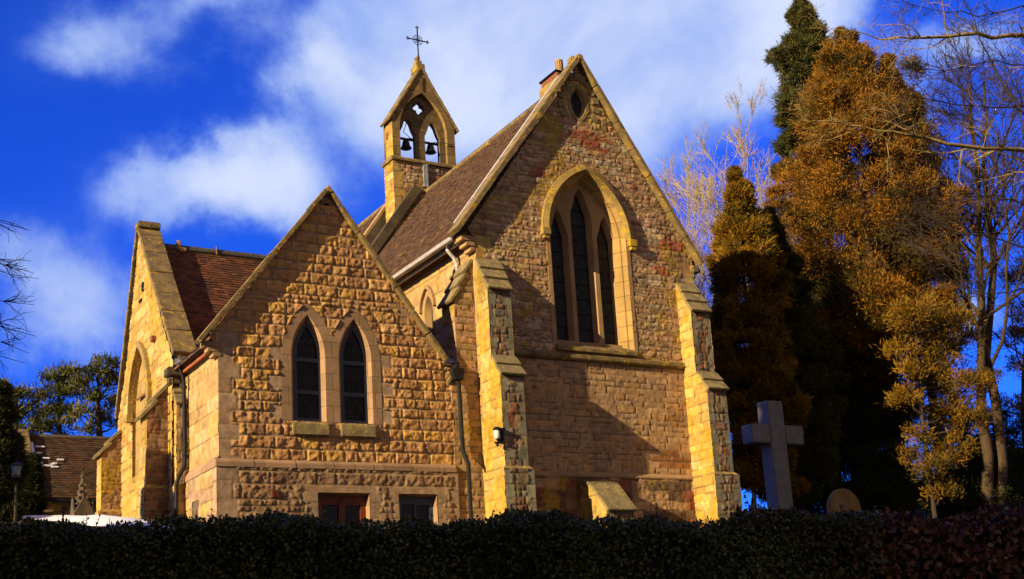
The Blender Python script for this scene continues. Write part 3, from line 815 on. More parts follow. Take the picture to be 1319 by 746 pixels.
# chimney at the ridge
ch = MB(); ch.bb(15.2, 15.7, 22.40, 23.25, 12.9, 13.42); ch.build('chimney', M['lichen_stone'], church, .02)
chn = [o for o in COL.objects if o.name == 'chimney'][0]
b = MB(); b.bb(15.22, 15.68, 22.44, 23.16, 13.42, 13.54); b.build('brick_course', M['brick_red'], chn, .01)
b = MB(); b.bb(15.19, 15.71, 22.40, 23.20, 13.54, 13.58); b.tube([(15.19, 22.40, 13.57), (15.19, 23.20, 13.57)], .022, 6); b.build('chimney_cap', M['iron'], chn, .01)
b = MB(); b.lathe((15.34, 22.50, 13.56), [(.10, 0), (.10, .04), (.085, .05), (.085, .26), (.10, .28), (.10, .31), (.06, .31)], 14)
for k in range(12):
    a = k * math.pi / 6; b.box((15.34 + .09 * math.cos(a), 22.50 + .09 * math.sin(a), 13.73), .008, .008, .1)
b.build('chimney_pot', M['pot'], chn)

# ---------------- nave: parapet gable, roof, bellcote
NS = 1.42; NQ = math.sqrt(1 + NS ** 2)
npoly = [(11.2, 8.0), (19.7, 8.0), (15.45, 8.0 + 4.25 * NS)]
wall('nave_gable_wall', church, (0, 30.0, 0), XA, FRONT, 11.9, 19.0, 7.0, 14.1, lambda u, z: z < 13.94 - NS * abs(u - 15.45), .035, seed=41, **{**S_GABLE, 'pal': PAL_DARK})
for sx in (-1, 1):
    ex = Vector((-sx, 0, NS)).normalized()
    A = Vector((15.45 + sx * 3.6, 0, 13.90 - NS * 3.6)); B = Vector((15.45 + sx * .2, 0, 13.90 - NS * .2))
    coping_run('parapet_coping', church, A + Vector((0, 29.97, -.34)), B + Vector((0, 29.97, -.34)), .15, .27, 'coping_dark', slab=1.3, seed=51 + sx, side=YA)
    coping_run('parapet_coping', church, A + Vector((0, 30.95, .33)), B + Vector((0, 30.92, .36)), .26, .09, 'pot', slab=.9, seed=53 + sx, side=YA)
b = MB()
for sx in (-1, 1):
    for y0, y1, dz in ((30.02, 30.80, -.06), (30.80, 31.05, .34)):
        pl = [(15.45, 13.90 + dz), (15.45 + sx * 3.6, 13.90 + dz - NS * 3.6), (15.45 + sx * 3.6, 12.9 + dz - NS * 3.6), (15.45, 12.9)]
        b.prism([(x, y0, z) for x, z in pl], (0, y1 - y0, 0))
b.build('parapet_wall', M['coping_dark'], church)
for sx in (-1, 1):
    roof('nave_roof', church, (15.45 + sx * 4.3, 31.0, 13.85 - NS * 4.3), YA, (-sx / NQ, 0, NS / NQ), 15.0, 4.3 * NQ, PAL_TILE, 61 + sx, gauge=.11, tw=.18)
b = MB(); b.tube([(15.45, 31.0, 13.87), (15.45, 46.0, 13.87)], .08, 10); b.build('ridge_tiles', M['coping'], church)
b = MB(); b.prism([(11.3, 30.3, 1.5), (19.6, 30.3, 1.5), (19.6, 30.3, 7.9), (15.45, 30.3, 13.6), (11.3, 30.3, 7.9)], (0, 15.5, 0)); b.build('nave_wall', M['core'], church)

BC = 15.46
PY0, PY1 = 30.0, 30.62
bell_ = [wall_arr((0, PY0, 0), XA, FRONT, 14.40, 16.50, 11.8, 14.16, None, .025, seed=71, dress=[('q', 14.40, 1, .34, .22, .26, PAL_YEL, 0, 99), ('q', 16.50, -1, .34, .22, .26, PAL_RUBBLE, 0, 99)],
                  **{**S_GABLE, 'ch': (.08, .13), 'bl': (.14, .3), 'patches': RED_P and [(15.9, 13.6, .4, .2, RUST)]}),
         wall_arr((0, PY1, 0), XA, (0, 1, 0), 14.40, 16.50, 11.8, 14.16, None, .05, seed=73, **S_GABLE)]
for x, s in ((14.40, -1), (16.50, 1)):
    bell_.append(wall_arr((x, 0, 0), YA, (s, 0, 0), PY0, PY1 + .0, 11.8, 14.16, None, .025, seed=72 + s, **S_YEL))
bc = join_walls('bellcote', church, bell_); tag(bc, 'gabled stone bellcote with two pointed openings')
bcp = [(14.42, 14.22), (16.48, 14.22), (16.48, 15.46), (BC, 17.20), (14.42, 15.46)]
OPN = [(14.985, .255), (15.80, .255)]
def trefoil_quat(cx, cz, r): 
    pts = []
    for k in range(4):
        a0 = k * math.pi / 2
        for t in np.linspace(-1.9, 1.9, 7): pts.append((cx + r * .62 * math.cos(a0) + r * .5 * math.cos(a0 + t), cz + r * .62 * math.sin(a0) + r * .5 * math.sin(a0 + t)))
    return pts
def bhole(cx, a, g=0.): return lancet(cx, a + g, 14.30, 15.06, .52)
# outer frame with a big pointed recess, then the inner plate with two openings and a quatrefoil
big = ca_open(BC - .02, .78, 14.26, 15.16, .62)
plate('frame', bcp, [big], .16, M['bell_frame'], bc, (0, PY0, 0), XA, FRONT, .0)
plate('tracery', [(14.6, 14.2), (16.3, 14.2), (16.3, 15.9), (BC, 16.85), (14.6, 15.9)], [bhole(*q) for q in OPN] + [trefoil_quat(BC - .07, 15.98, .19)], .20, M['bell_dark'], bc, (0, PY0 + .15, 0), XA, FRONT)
plate('frame', bcp, [big], .16, M['bell_frame'], bc, (0, PY1 - .16 + .0, 0), XA, FRONT)
b = MB()
for sx in (-1, 1): b.bb(BC + sx * 1.035 - .002, BC + sx * .80, PY0 + .16, PY1 - .32, 14.22, 15.5)
b.build_each('pier', M['bell_frame'], bc)
pq = [wall_arr((14.415, 0, 0), YA, LEFT, PY0, PY1 - .16, 14.2, 15.55, None, .025, seed=75, **S_YEL)]
join_walls('pier_face', bc, pq)
b = MB(); b.prism([(14.34, PY0 - .07, 14.12), (14.34, PY0 - .07, 14.18), (14.34, PY0 + .0, 14.26), (14.34, PY1, 14.26), (14.34, PY1 + .06, 14.18), (14.34, PY1 + .06, 14.12)], (2.22, 0, 0)); b.build('string_course', M['coping'], bc, .01)
for sx in (-1, 1):
    A = Vector((BC + sx * 1.13, PY0 + .27, 15.34)); B = Vector((BC, PY0 + .27, 17.20))
    coping_run('gable_coping', bc, A, B, .62, .06, 'coping', slab=.6, seed=81 + sx, side=YA)
b = MB(); b.box((BC, PY0 + .24, 17.28), .14, .22, .12); b.box((BC, PY0 + .24, 17.45), .10, .12, .10); b.box((BC - .06, PY0 + .1, 17.34), .07, .06, .10); b.box((BC + .12, PY0 + .3, 17.36), .05, .08, .06)
b.lathe((BC, PY0 + .26, 17.5), [(.09, 0), (.06, .1), (.10, .14), (.05, .22)], 10); b.build('finial_base', M['lichen_stone'], bc, .03)
# wrought iron cross
cr = MB(); cx, cy = BC + .05, PY0 + .26
cr.tube([(cx, cy, 17.7), (cx, cy, 18.70)], .022, 8); cr.tube([(cx - .33, cy, 18.29), (cx + .33, cy, 18.29)], .020, 8)
ring = [(cx + .155 * math.cos(t), cy, 18.29 + .155 * math.sin(t)) for t in np.linspace(0, 2 * math.pi, 25)]; cr.tube(ring, .011, 6, False)
ring = [(cx + .085 * math.cos(t), cy, 18.29 + .085 * math.sin(t)) for t in np.linspace(0, 2 * math.pi, 17)]; cr.tube(ring, .008, 6, False)
for ex, ez in ((.33, 0), (-.33, 0), (0, .42)):
    c = Vector((cx + ex, cy, 18.29 + ez)); o_ = Vector((ex, 0, ez)).normalized(); s_ = Vector((-o_.z, 0, o_.x))
    for k, v in enumerate((o_ * .035, s_ * .04, -s_ * .04)): cr.lathe(c + v - Vector((0, 0, .022)), [(.004, 0), (.022, .01), (.022, .034), (.004, .044)], 8)
for k in range(4):
    a = k * math.pi / 2 + math.pi / 4; cr.tube([(cx + .03 * math.cos(a), cy, 18.29 + .03 * math.sin(a)), (cx + .155 * math.cos(a), cy, 18.29 + .155 * math.sin(a))], .007, 5)
cr.lathe((cx, cy, 17.68), [(.05, 0), (.03, .06), (.03, .1)], 10)
cr.build('iron_cross', M['iron'], bc)
b = MB(); b.box((BC - .06, PY0 - .03, 13.80), .05, .03, .38); b.box((BC + .01, PY0 - .035, 13.78), .02, .035, .40); b.build('lead_strip', M['lead'], bc)
b = MB(); b.box((15.05, PY0 + .30, 14.98), .42, .025, .03); b.box((15.8, PY0 + .30, 14.98), .42, .025, .03); b.tube([(14.9, PY0 - .04, 15.45), (14.92, PY0 + .3, 15.2), (15.2, PY0 + .3, 15.0)], .012, 6); b.tube([(14.95, PY0 - .03, 13.9), (15.95, PY0 - .03, 13.9), (15.95, PY0 - .03, 14.9), (16.4, PY0 - .03, 14.9)], .012, 6); b.tube([(BC - .02, PY0 - .02, 16.5), (BC - .02, PY0 - .02, 16.95)], .012, 6)
b.build_each('bell_beam', M['iron'], bc)
b = MB(); b.box((14.408, PY0 + .35, 15.0), .014, .07, .12); b.build('red_plate', M['brick_red'], bc, .01)

for cx, lb in ((14.985, 'dark bell hanging in the left opening of the bellcote'), (15.80, 'dark bell hanging in the right opening of the bellcote')):
    t = tag(empty('bell', (cx, PY0 + .30, 14.68)), lb, 'bell', 'bells in the bellcote')
    MB().lathe((cx, PY0 + .30, 14.68), [(.165, 0), (.17, .015), (.14, .05), (.115, .12), (.105, .19), (.09, .23), (.05, .25)], 20).build('bell_body', M['bell'], t, 0, True)
    b = MB(); b.box((cx, PY0 + .30, 14.945), .06, .05, .02); b.tube([(cx, PY0 + .3, 14.92), (cx, PY0 + .3, 14.97)], .03, 8); b.build('headstock', M['iron'], t)
    b = MB(); b.tube([(cx, PY0 + .3, 14.86), (cx, PY0 + .3, 14.66)], .012, 6); b.lathe((cx, PY0 + .3, 14.62), [(.01, 0), (.035, .02), (.035, .05), (.01, .07)], 10); b.build('clapper', M['iron'], t)
    b = MB(); b.tube([(cx + .05, PY0 + .34, 15.02), (cx + .22, PY0 + .36, 15.08), (cx + .3, PY0 + .36, 15.0)], .012, 6); b.build('bell_lever', M['iron'], t)
# ---------------- vestry: the low gabled wing of rock-faced stone
VY = 22.2
vp = [(6.79, GZ - .4), (11.82, GZ - .4), (11.82, 5.95), (11.66, 6.06), (9.08, 9.44), (6.60, 6.20), (6.79, 5.92)]
VO = .825
def vout(cx, a): return ca(cx, a, 5.95, VO)
sur = [(8.05, 4.60)] + [p for p in vout(8.61, .56) if p[0] < 9.115] + [p for p in vout(9.62, .56) if p[0] > 9.115] + [(10.18, 4.60)]
door_h = (8.74, 9.81, 3.19); win_h = (10.46, 11.31, 3.19)
def v_in(u, z):
    r = in_poly(u, z, vp) & ~in_poly(u, z, sur)
    return r
VD = [('q', 6.79, 1, .40, .26, .30, PAL_PINK, 0, 6.4), ('q', 8.05, -1, .26, .04, .29, PAL_PINK, 4.3, 6.1), ('q', 10.18, 1, .26, .04, .29, PAL_PINK, 4.3, 6.1)]
def v_slope(U, Z):                                             # smooth stones under the copings
    return 0
vest = join_walls('vestry_gable_wall', church, [wall_arr((0, VY, 0), XA, FRONT, 6.58, 11.84, 3.82, 9.46, v_in, .0225, seed=211, dress=VD, **S_ROCK)])
MB().prism([(11.82, 22.2, 3.0), (11.82, 22.2, 5.9), (11.82, 24.6, 5.9), (11.82, 24.6, 3.0)], (-.02, 0, 0)).build('end_wall', M['core'], vest)
# smooth raking stones under the coping, set just proud
b = MB()
for sx, xe in ((-1, 6.75), (1, 11.5)):
    A = Vector((xe, VY - .012, 6.28)); B = Vector((9.08, VY - .012, 9.28)); d = (B - A); L = d.length; d.normalize(); n = d.cross(Vector(YA)); n = n if n.z < 0 else -n
    rng = random.Random(5 + sx); t = .0
    while t < L - .25:
        l = rng.uniform(.45, .7); l = min(l, L - t); wq = rng.choice((.30, .18, .40, .22))
        a = A + d * t; c = A + d * (t + l)
        zlo = (a if a.z < c.z else c).z
        # stone with a level bed joint and a raking top
        b.prism([(a.x, VY - .012, a.z), (c.x, VY - .012, c.z), (c.x - sx * wq, VY - .012, c.z), (a.x - sx * wq * .9, VY - .012, a.z)] if sx > 0 else
                [(a.x, VY - .012, a.z), (c.x, VY - .012, c.z), (c.x + wq, VY - .012, c.z), (a.x + wq * .9, VY - .012, a.z)], (0, .03, 0)); t += l + .006
b.build('raking_stones', M['dressed_pink'], vest, .004)
lowv = [wall_arr((0, VY - .07, 0), XA, FRONT, 6.72, 11.82, GZ - .4, 3.70,
        lambda u, z: ~((u > door_h[0] - .02) & (u < door_h[1] + .02) & (z < door_h[2] + .01)) & ~((u > win_h[0] - .02) & (u < win_h[1] + .02) & (z < win_h[2] + .01)), .0225, seed=215,
        dress=[('q', 6.72, 1, .42, .30, .34, PAL_PINK, 0, 9), ('q', 11.82, -1, .22, .12, .3, PAL_PINK, 0, 9), ('h', 3.19, 3.36, 1.36, PAL_PINK, 8.48, 10.0), ('h', 3.19, 3.36, 1.2, PAL_PINK, 10.22, 11.55),
               ('q', 8.74, -1, .36, .22, .30, PAL_PINK, 0, 3.19), ('q', 9.81, 1, .30, .22, .30, PAL_PINK, 0, 3.19), ('q', 10.46, -1, .2, .14, .3, PAL_PINK, 0, 3.19), ('q', 11.31, 1, .26, .16, .3, PAL_PINK, 0, 3.19)],
        **{**S_ROCK, 'pal': P((.30, .185, .10), (.27, .16, .085), (.32, .20, .11), (.28, .175, .10)), 'ch': (.2, .32), 'bl': (.3, .6), 'relief': .016})]
lw = join_walls('vestry_plinth', church, lowv)
b = MB(); pr = [(VY - .095, 3.66), (VY - .095, 3.76), (VY - .04, 3.82), (VY + .04, 3.86), (VY + .04, 3.66)]
x = 6.70
rng = random.Random(3)
while x < 11.78:
    l = min(rng.uniform(.7, .95), 11.80 - x); b.prism([(x, y, z) for y, z in pr], (l - .008, 0, 0)); x += l
b.build('plinth_course', M['dressed_pink'], lw, .008)
b = MB(); b.box((7.85, VY - .075, 3.16), .068, .03, .068)
for k in range(4): b.box((7.85, VY - .112, 3.11 + k * .033), .06, .008, .011)
b.build('air_brick', M['door_red'], lw)
# twin window
vw = plate('window', sur, [ca_open(8.61, .36, 4.62, 5.95, VO), ca_open(9.62, .36, 4.62, 5.95, VO)], .05, M['dressed_pink'], church, (0, VY - .008, 0), XA, FRONT, .002)
tag(vw, 'pair of pointed windows with grey frames in the low gable')
rv = MB()
for cx in (8.61, 9.62): rv.strip(at_y(ca_open(cx, .36, 4.62, 5.95, VO), VY - .008), at_y(ca_open(cx + .02, .275, 4.62, 5.95, VO), VY + .16))
rv.build('reveal', M['dressed_pink'], vw)
for cx in (8.64, 9.64):
    o_ = ca_open(cx, .285, 4.60, 5.95, VO)
    hs = [[(cx - .228, 4.70), (cx + .228, 4.70), (cx + .228, 5.20), (cx - .228, 5.20)], [(cx - .228, 5.27), (cx + .228, 5.27), (cx + .228, 5.86), (cx - .228, 5.86)],
          [(cx - .228, 5.93)] + [p for p in ca(cx, .228, 5.95, VO)] + [(cx + .228, 5.93)]]
    fr = plate('frame', o_, hs, .05, M['frame_grey'], vw, (0, VY + .135, 0), XA, FRONT, .006)
    plate('glass', o_, [], .01, M['glass'], vw, (0, VY + .165, 0), XA, FRONT)
for x0, x1 in ((8.24, 8.99), (9.245, 9.995)):
    MB().prism([(x0, VY + .2, 4.66), (x0, VY - .02, 4.60), (x0, VY - .10, 4.55), (x0, VY - .10, 4.33), (x0, VY + .2, 4.33)], (x1 - x0, 0, 0)).build('sill', M['slab'], vw, .012)
# door and small window in the plinth
def recess(name, x0, x1, zt, label):
    o = MB()
    y0, y1 = VY - .07, VY + .16
    o.add([(x0, y0, GZ - .4), (x0, y0, zt), (x1, y0, zt), (x1, y0, GZ - .4), (x0 + .03, y1, GZ - .4), (x0 + .03, y1, zt - .03), (x1 - .03, y1, zt - .03), (x1 - .03, y1, GZ - .4)], [(0, 1, 5, 4), (1, 2, 6, 5), (2, 3, 7, 6)])
    return o
dr = recess('r', *door_h, '').build('doorway', M['dressed_pink'], church); dr['label'] = 'glazed red-brown door set low in the gable wall'
x0, x1, zt = door_h
d = plate('door', [(x0, GZ - .4), (x1, GZ - .4), (x1, zt - .02), (x0, zt - .02)], [[(x0 + .13, GZ - .2), (x0 + .47, GZ - .2), (x0 + .47, zt - .2), (x0 + .13, zt - .2)], [(x0 + .60, GZ - .2), (x1 - .13, GZ - .2), (x1 - .13, zt - .2), (x0 + .60, zt - .2)]], .05, M['door_red'], dr, (0, VY + .09, 0), XA, FRONT, .008)
MB().bb(x0 + .02, x1 - .02, VY + .12, VY + .13, GZ - .4, zt - .03).build('glass', M['pane'], dr)
b = MB(); b.bb(x0 + .5, x0 + .515, VY + .03, VY + .05, 2.2, 3.1); b.build('door_edge', M['iron'], dr)
wn = recess('r', *win_h, '').build('window', M['dressed_pink'], church); wn['label'] = 'small square grey window low in the plinth'
x0, x1, zt = win_h
hs = []
for i in range(2):
    for j in range(2): 
        a0 = x0 + .10 + i * .34; z0_ = 2.20 + j * .43; hs.append([(a0, z0_), (a0 + .30, z0_), (a0 + .30, z0_ + .38), (a0, z0_ + .38)])
plate('frame', [(x0, GZ - .3), (x1, GZ - .3), (x1, zt - .02), (x0, zt - .02)], hs, .05, M['frame_grey'], wn, (0, VY + .09, 0), XA, FRONT, .006)
MB().bb(x0 + .02, x1 - .02, VY + .12, VY + .13, GZ - .3, zt - .03).build('glass', M['pane'], wn)

# side wall of the vestry
S_VS = {**S_ASH, 'relief': .006, 'rough': .010, 'ch': (.2, .3), 'pal': PAL_ASH}
vs = join_walls('vestry_side_wall', church, [wall_arr((6.79, 0, 0), YA, LEFT, VY, 24.5, 3.78, 6.0, None, .025, seed=221, **S_VS),
     wall_arr((6.72, 0, 0), YA, LEFT, VY - .07, 24.5, GZ - .4, 3.70, lambda u, z: ~((u > 23.3) & (u < 23.75) & (z < 3.2)), .025, seed=222, dress=[('q', VY - .07, 1, .3, .2, .34, PAL_PINK, 0, 9), ('h', 3.2, 3.4, .9, PAL_PINK, 23.0, 24.0)], **{**S_VS, 'pal': PAL_PINK + PAL_ASH})])
MB().prism([(6.695, VY - .09, 3.66), (6.695, VY - .09, 3.76), (6.79, VY - .0, 3.90), (6.84, VY - .0, 3.66)], (0, 2.38, 0)).build('plinth_course', M['dressed_pink'], vs, .008)
b = MB(); b.bb(6.73, 6.90, 23.28, 23.77, 1.8, 3.2); b.build('recess', M['core'], vs)
b = MB(); b.bb(6.655, 6.70, VY + .15, 24.55, 5.93, 6.06); b.build('fascia_board', M['fascia'], church)
# copings, kneelers
wall('gable_back', vest, (0, VY + .26, 0), XA, (0, 1, 0), 6.7, 11.7, 5.9, 9.4, lambda u, z: in_poly(u, z, vp), .05, seed=219, **S_LOW)
for A, B, sd in (((6.42, VY - .01, 6.02), (9.10, VY - .01, 9.46), 5), ((11.64, VY - .01, 6.02), (9.10, VY - .01, 9.46), 6)):
    coping_run('coping', church, A, B, .30, .085, 'coping', slab=.62, seed=sd, side=YA)
b = MB(); b.prism([(8.99, VY - .17, 9.42), (9.10, VY - .17, 9.60), (9.21, VY - .17, 9.42)], (0, .34, 0)); b.build('apex_stone', M['lichen_stone'], church, .02)
b = MB()
for x0, z0, z1 in ((6.50, 5.99, 6.10), (6.58, 5.89, 5.99), (6.68, 5.80, 5.89)): b.bb(x0, 6.84, VY - .015, VY + .24, z0, z1)
b.build('kneeler', M['dressed'], church, .009)
b = MB(); b.bb(11.6, 11.98, VY - .05, VY + .25, 5.93, 6.02); b.build('kneeler', M['coping_dark'], church, .02)
b = MB(); b.prism([(11.70, VY + .05, 6.05), (12.1, VY - .02, 6.02), (12.15, VY + .3, 6.25), (11.72, VY + .4, 6.12)], (0, 0, .02)); b.build('lead_flashing', M['lead'], church)
# roof of the vestry
VS = 1.0; VQ = math.sqrt(1 + VS ** 2)
for sx in (-1, 1):
    roof('vestry_roof', church, (9.08 + sx * 2.55, VY + .14, 8.58 - VS * 2.55), YA, (-sx / VQ, 0, VS / VQ), 5.2, 2.55 * VQ, PAL_TILE_RED, 231 + sx, gauge=.1)
b = MB(); b.prism([(6.84, VY + .22, 1.8), (11.78, VY + .22, 1.8), (11.78, VY + .22, 5.8), (9.08, VY + .22, 8.35), (6.84, VY + .22, 5.9)], (0, 5, 0)); b.build('inner_wall', M['core'], church)
b = MB(); halfround(b, (6.58, VY + .12, 6.07), (6.58, 24.62, 6.07), .06); b.build('gutter', M['iron'], church)
b = MB(); b.tube([(6.60, 24.22, 6.02), (6.66, 24.22, 5.86), (6.68, 24.22, 5.7), (6.70, 24.22, 4.12), (6.69, 24.22, 4.0), (6.56, 24.20, 3.74), (6.52, 24.20, 3.6), (6.52, 24.2, 1.9)], .042, 10)
for z in (5.6, 4.2, 3.4): b.lathe((6.69 if z > 4 else 6.52, 24.22, z), [(.054, 0), (.054, .06)], 10)
b.build('downpipe', M['iron'], church)
dp = MB(); dp.tube([(11.90, VY - .12, 5.62), (11.92, VY - .13, 5.5), (11.93, VY - .13, 4.2), (11.94, VY - .14, 4.08), (12.0, VY - .22, 3.84), (12.0, VY - .22, 1.9)], .045, 10)
for z in (4.12, 3.7): dp.lathe((11.94 if z > 4 else 12.0, VY - .13 if z > 4 else VY - .22, z), [(.046, 0), (.046, .06)], 10)
dpo = dp.build('downpipe', M['iron'], church)
b = MB(); b.prism([(11.75, VY - .2, 5.88), (12.05, VY - .2, 5.88), (12.0, VY - .2, 5.62), (11.8, VY - .2, 5.62)], (0, .18, 0)); b.bb(11.86, 11.94, VY - .17, VY + .0, 5.86, 6.02); b.build('hopper', M['iron'], dpo, .01)

# ---------------- north wing: gable end to the left, tiled roof with a raised parapet
TX = 6.52
tp = [(24.5, GZ - .4), (29.4, GZ - .4), (29.4, 5.9), (28.66, 6.95), (28.0, 8.5), (27.45, 9.98), (24.42, 6.2), (24.5, 6.05)]
tarch = [(26.27, 4.30)] + [(y, z) for y, z in arch(27.1, .83, 5.75, 1.40)] + [(27.93, 4.3)]
tg = join_walls('wing_gable_wall', church, [wall_arr((TX, 0, 0), YA, LEFT, 24.4, 29.42, GZ - .4, 10.0, lambda u, z: in_poly(u, z, tp) & ~in_poly(u, z, tarch), .03, seed=241, **{**S_YEL, 'relief': .010, 'rough': .016})])
plate('blind_arch', tarch, [[(26.83, 4.5), (26.93, 4.5), (26.93, 6.75), (26.83, 6.75)], [(27.28, 4.6), (27.36, 4.6), (27.36, 6.05), (27.28, 6.05)], [(26.5, 4.6), (26.58, 4.6), (26.58, 6.05), (26.5, 6.05)]], .05, M['yellow_block'], tg, (TX + .07, 0, 0), YA, LEFT)
MB().strip(at_x(tarch, TX - .0), at_x(tarch, TX + .08)).build('reveal', M['lichen_stone'], tg)
MB().bb(TX + .12, TX + .13, 26.3, 27.9, 4.4, 7.1).build('glass', M['glass'], tg)
b = MB(); A = arch(27.1, .96, 5.75, 1.55, 16); B = arch(27.1, .84, 5.75, 1.42, 16)
for p, q, x0, x1 in ((A, A, TX, TX - .10), (A, B, TX - .10, TX - .12), (B, B, TX - .12, TX)): b.strip(at_x(p, x0), at_x(q, x1))
for y in (26.2, 28.0): b.box((TX - .07, y, 5.68), .07, .09, .08)
b.build('hood_mould', M['lichen_stone'], tg)
b = MB(); b.box((TX - .02, 26.95, 8.56), .03, .05, .10); b.box((TX - .015, 27.2, 8.3), .02, .10, .03); b.build('slit', M['iron'], tg)
b = MB(); b.box((TX - .05, 25.9, 7.06), .05, .08, .06); b.build('alarm_box', M['brick_red'], church, .01)
coping_run('wing_coping', church, (TX + .20, 24.30, 6.30), (TX + .20, 27.47, 10.08), .52, .12, 'coping', slab=.85, seed=7, side=XA)
coping_run('wing_coping', church, (TX + .20, 29.45, 5.95), (TX + .20, 27.47, 10.08), .52, .12, 'coping', slab=.85, seed=8, side=XA)
b = MB(); b.bb(TX - .06, TX + .46, 27.28, 27.66, 10.12, 10.28); b.build('apex_stone', M['coping'], church, .02)
b = MB(); b.prism([(TX + .16, 24.5, 5.6), (TX + .16, 29.3, 5.6), (TX + .16, 27.45, 10.0), (TX + .16, 24.5, 6.25)], (.26, 0, 0)); b.build('inner_wall', M['core'], church)
TS = (9.72 - 6.05) / 3.05; TQ = math.sqrt(1 + TS ** 2)
roof('wing_roof', church, (TX + .42, 24.40, 6.05), XA, (0, 1 / TQ, TS / TQ), 7.0, 3.05 * TQ, PAL_TILE_RED, 251, gauge=.105, tw=.17)
TS2 = (9.72 - 6.0) / 1.95; TQ2 = math.sqrt(1 + TS2 ** 2)
roof('wing_roof', church, (TX + .42, 29.4, 6.0), XA, (0, -1 / TQ2, TS2 / TQ2), 7.0, 1.95 * TQ2, PAL_TILE_RED, 252, gauge=.105, tw=.17)
b = MB()
for i in range(15): b.tube([(TX + .44 + i * .46, 27.45, 9.74), (TX + .44 + i * .46 + .455, 27.45, 9.75)], .095, 10)
b.build('ridge_tiles', M['lead_dark'], church)
b = MB(); b.box((7.42, 27.36, 9.80), .05, .05, .12); b.box((7.50, 27.30, 9.68), .09, .04, .05); b.box((8.35, 27.36, 9.78), .02, .03, .12); b.build('mortar_patch', M['pot'], church, .03)
b = MB(); b.bb(TX + .15, 12.4, 24.72, 29.2, 1.8, 5.9); b.prism([(TX + .3, 24.7, 5.9), (TX + .3, 29.2, 5.9), (TX + .3, 27.45, 9.4)], (6, 0, 0)); b.build('inner_wall', M['core'], church)
S_TW = {**S_GABLE, 'ch': (.16, .26), 'bl': (.2, .4), 'pal': P((.26, .15, .085), (.22, .13, .075), (.28, .17, .095), (.23, .11, .06)), 'relief': .014}
wall('wing_front_wall', church, (0, 24.7, 0), XA, FRONT, TX - .02, 6.95, GZ - .4, 6.05, None, .03, seed=261, **S_TW)
b = MB(); b.bb(6.40, 6.80, 24.42, 24.75, 5.92, 6.10); b.bb(6.46, 6.80, 24.5, 24.75, 5.76, 5.92); b.build('kneeler', M['coping_dark'], church, .02)
b = MB(); b.prism([(6.50, 24.35, 6.12), (6.95, 24.35, 6.12), (6.98, 24.75, 6.42), (6.62, 24.75, 6.42)], (0, 0, .03)); b.build('lead_flashing', M['lead'], church)
buttress('', (TX + .04, 24.7), XA, FRONT, .34, [(.40, 5.28)], 5.78, (3.62, .05), 271, S_TW, S_YEL, S_TW, lip=.04, quoin=PAL_LOW)
buttress('', (TX, 25.36), (0, -1, 0), LEFT, .55, [(.44, 5.14)], 5.80, (3.62, .06), 281, S_YEL, S_YEL, S_TW, lip=.10, quoin=PAL_YEL)
buttress('', (TX, 29.5), (0, -1, 0), LEFT, .5, [(.46, 5.0)], 5.60, (3.66, .07), 291, S_YEL, S_YEL, S_TW, lip=.08, quoin=PAL_YEL)

# ---------------- wall lamp on the left chancel buttress
wl = tag(empty('wall_lamp', (12.30, 21.27, 4.32)), 'small white wall lamp with a black cap on the chancel buttress', 'wall lamp')
b = MB(); b.box((12.36, 21.24, 4.30), .05, .03, .12); b.tube([(12.36, 21.22, 4.18), (12.28, 21.18, 4.16), (12.26, 21.18, 4.22)], .018, 6); b.tube([(12.2, 21.18, 4.14), (12.42, 21.16, 4.14)], .022, 6); b.lathe((12.26, 21.18, 4.07), [(.02, 0), (.035, .03), (.02, .06)], 8); b.build('bracket', M['iron'], wl)
b = MB(); b.lathe((12.26, 21.18, 4.22), [(.055, 0), (.065, .02), (.065, .17), (.055, .18)], 14); b.build('diffuser', M['opal'], wl, 0, True)
b = MB(); b.lathe((12.26, 21.18, 4.40), [(.075, 0), (.08, .02), (.06, .06), (.02, .075)], 14); b.box((12.34, 21.16, 4.415), .09, .05, .03); b.build('lamp_cap', M['iron'], wl)
# ================================================================== GROUND, SNOW, CHURCHYARD THINGS
def ssf(x, a, b):
    t = min(1, max(0, (x - a) / (b - a))); return t * t * (3 - 2 * t)
def gz(x, y):
    """height of the ground: lane, bank behind the hedge, rising churchyard"""
    t = .5 * x + .866 * y - 6.81
    z = -1.6 + 1.2 * ssf(t, .4, 1.2) + 2.6 * min(1, max(0, (t - 1.2) / 14.8))
    z += ssf(9.5 - x, 0, 5) * ssf(y, 9, 26) * .74 + ssf(15 - x, 0, 8) * ssf(y, 28, 42) * 1.15 * (1 if y > 28 else 0)
    return z - .36 * ssf(x, 11, 16)
def axis(lo, a, b, hi, step):
    m = list(np.arange(a, b + .01, step)); s = step; l = []; v = a
    while v > lo: s *= 1.35; v -= s; l.append(v)
    s = step; h = []; v = b
    while v < hi: s *= 1.35; v += s; h.append(v)
    return np.array(l[::-1] + m + h)
gx = axis(-900, -8, 42, 1200, .8); gy = axis(-400, -2, 50, 1600, .8)
GV = [(x, y, gz(x, y) + .05 * (vnoise(np.array([x * .7]), np.array([y * .7]), 3)[0] - .5)) for y in gy for x in gx]
nx_ = len(gx); GF = [(j * nx_ + i, j * nx_ + i + 1, (j + 1) * nx_ + i + 1, (j + 1) * nx_ + i) for j in range(len(gy) - 1) for i in range(nx_ - 1)]
m, b_, p_ = new_mat('rough_grass'); co = objco(b_)
n1 = b_.noise(co, .35, 6, .6); n2 = b_.noise(co, 9, 5, .65)
b_.link(b_.mix(b_.ss(n2, .3, .7), b_.mix(b_.ss(n1, .35, .65), (.045, .05, .016), (.075, .06, .025)), (.03, .035, .012)), p_.inputs['Base Color']); p_.inputs['Roughness'].default_value = .95
M['grass'] = m
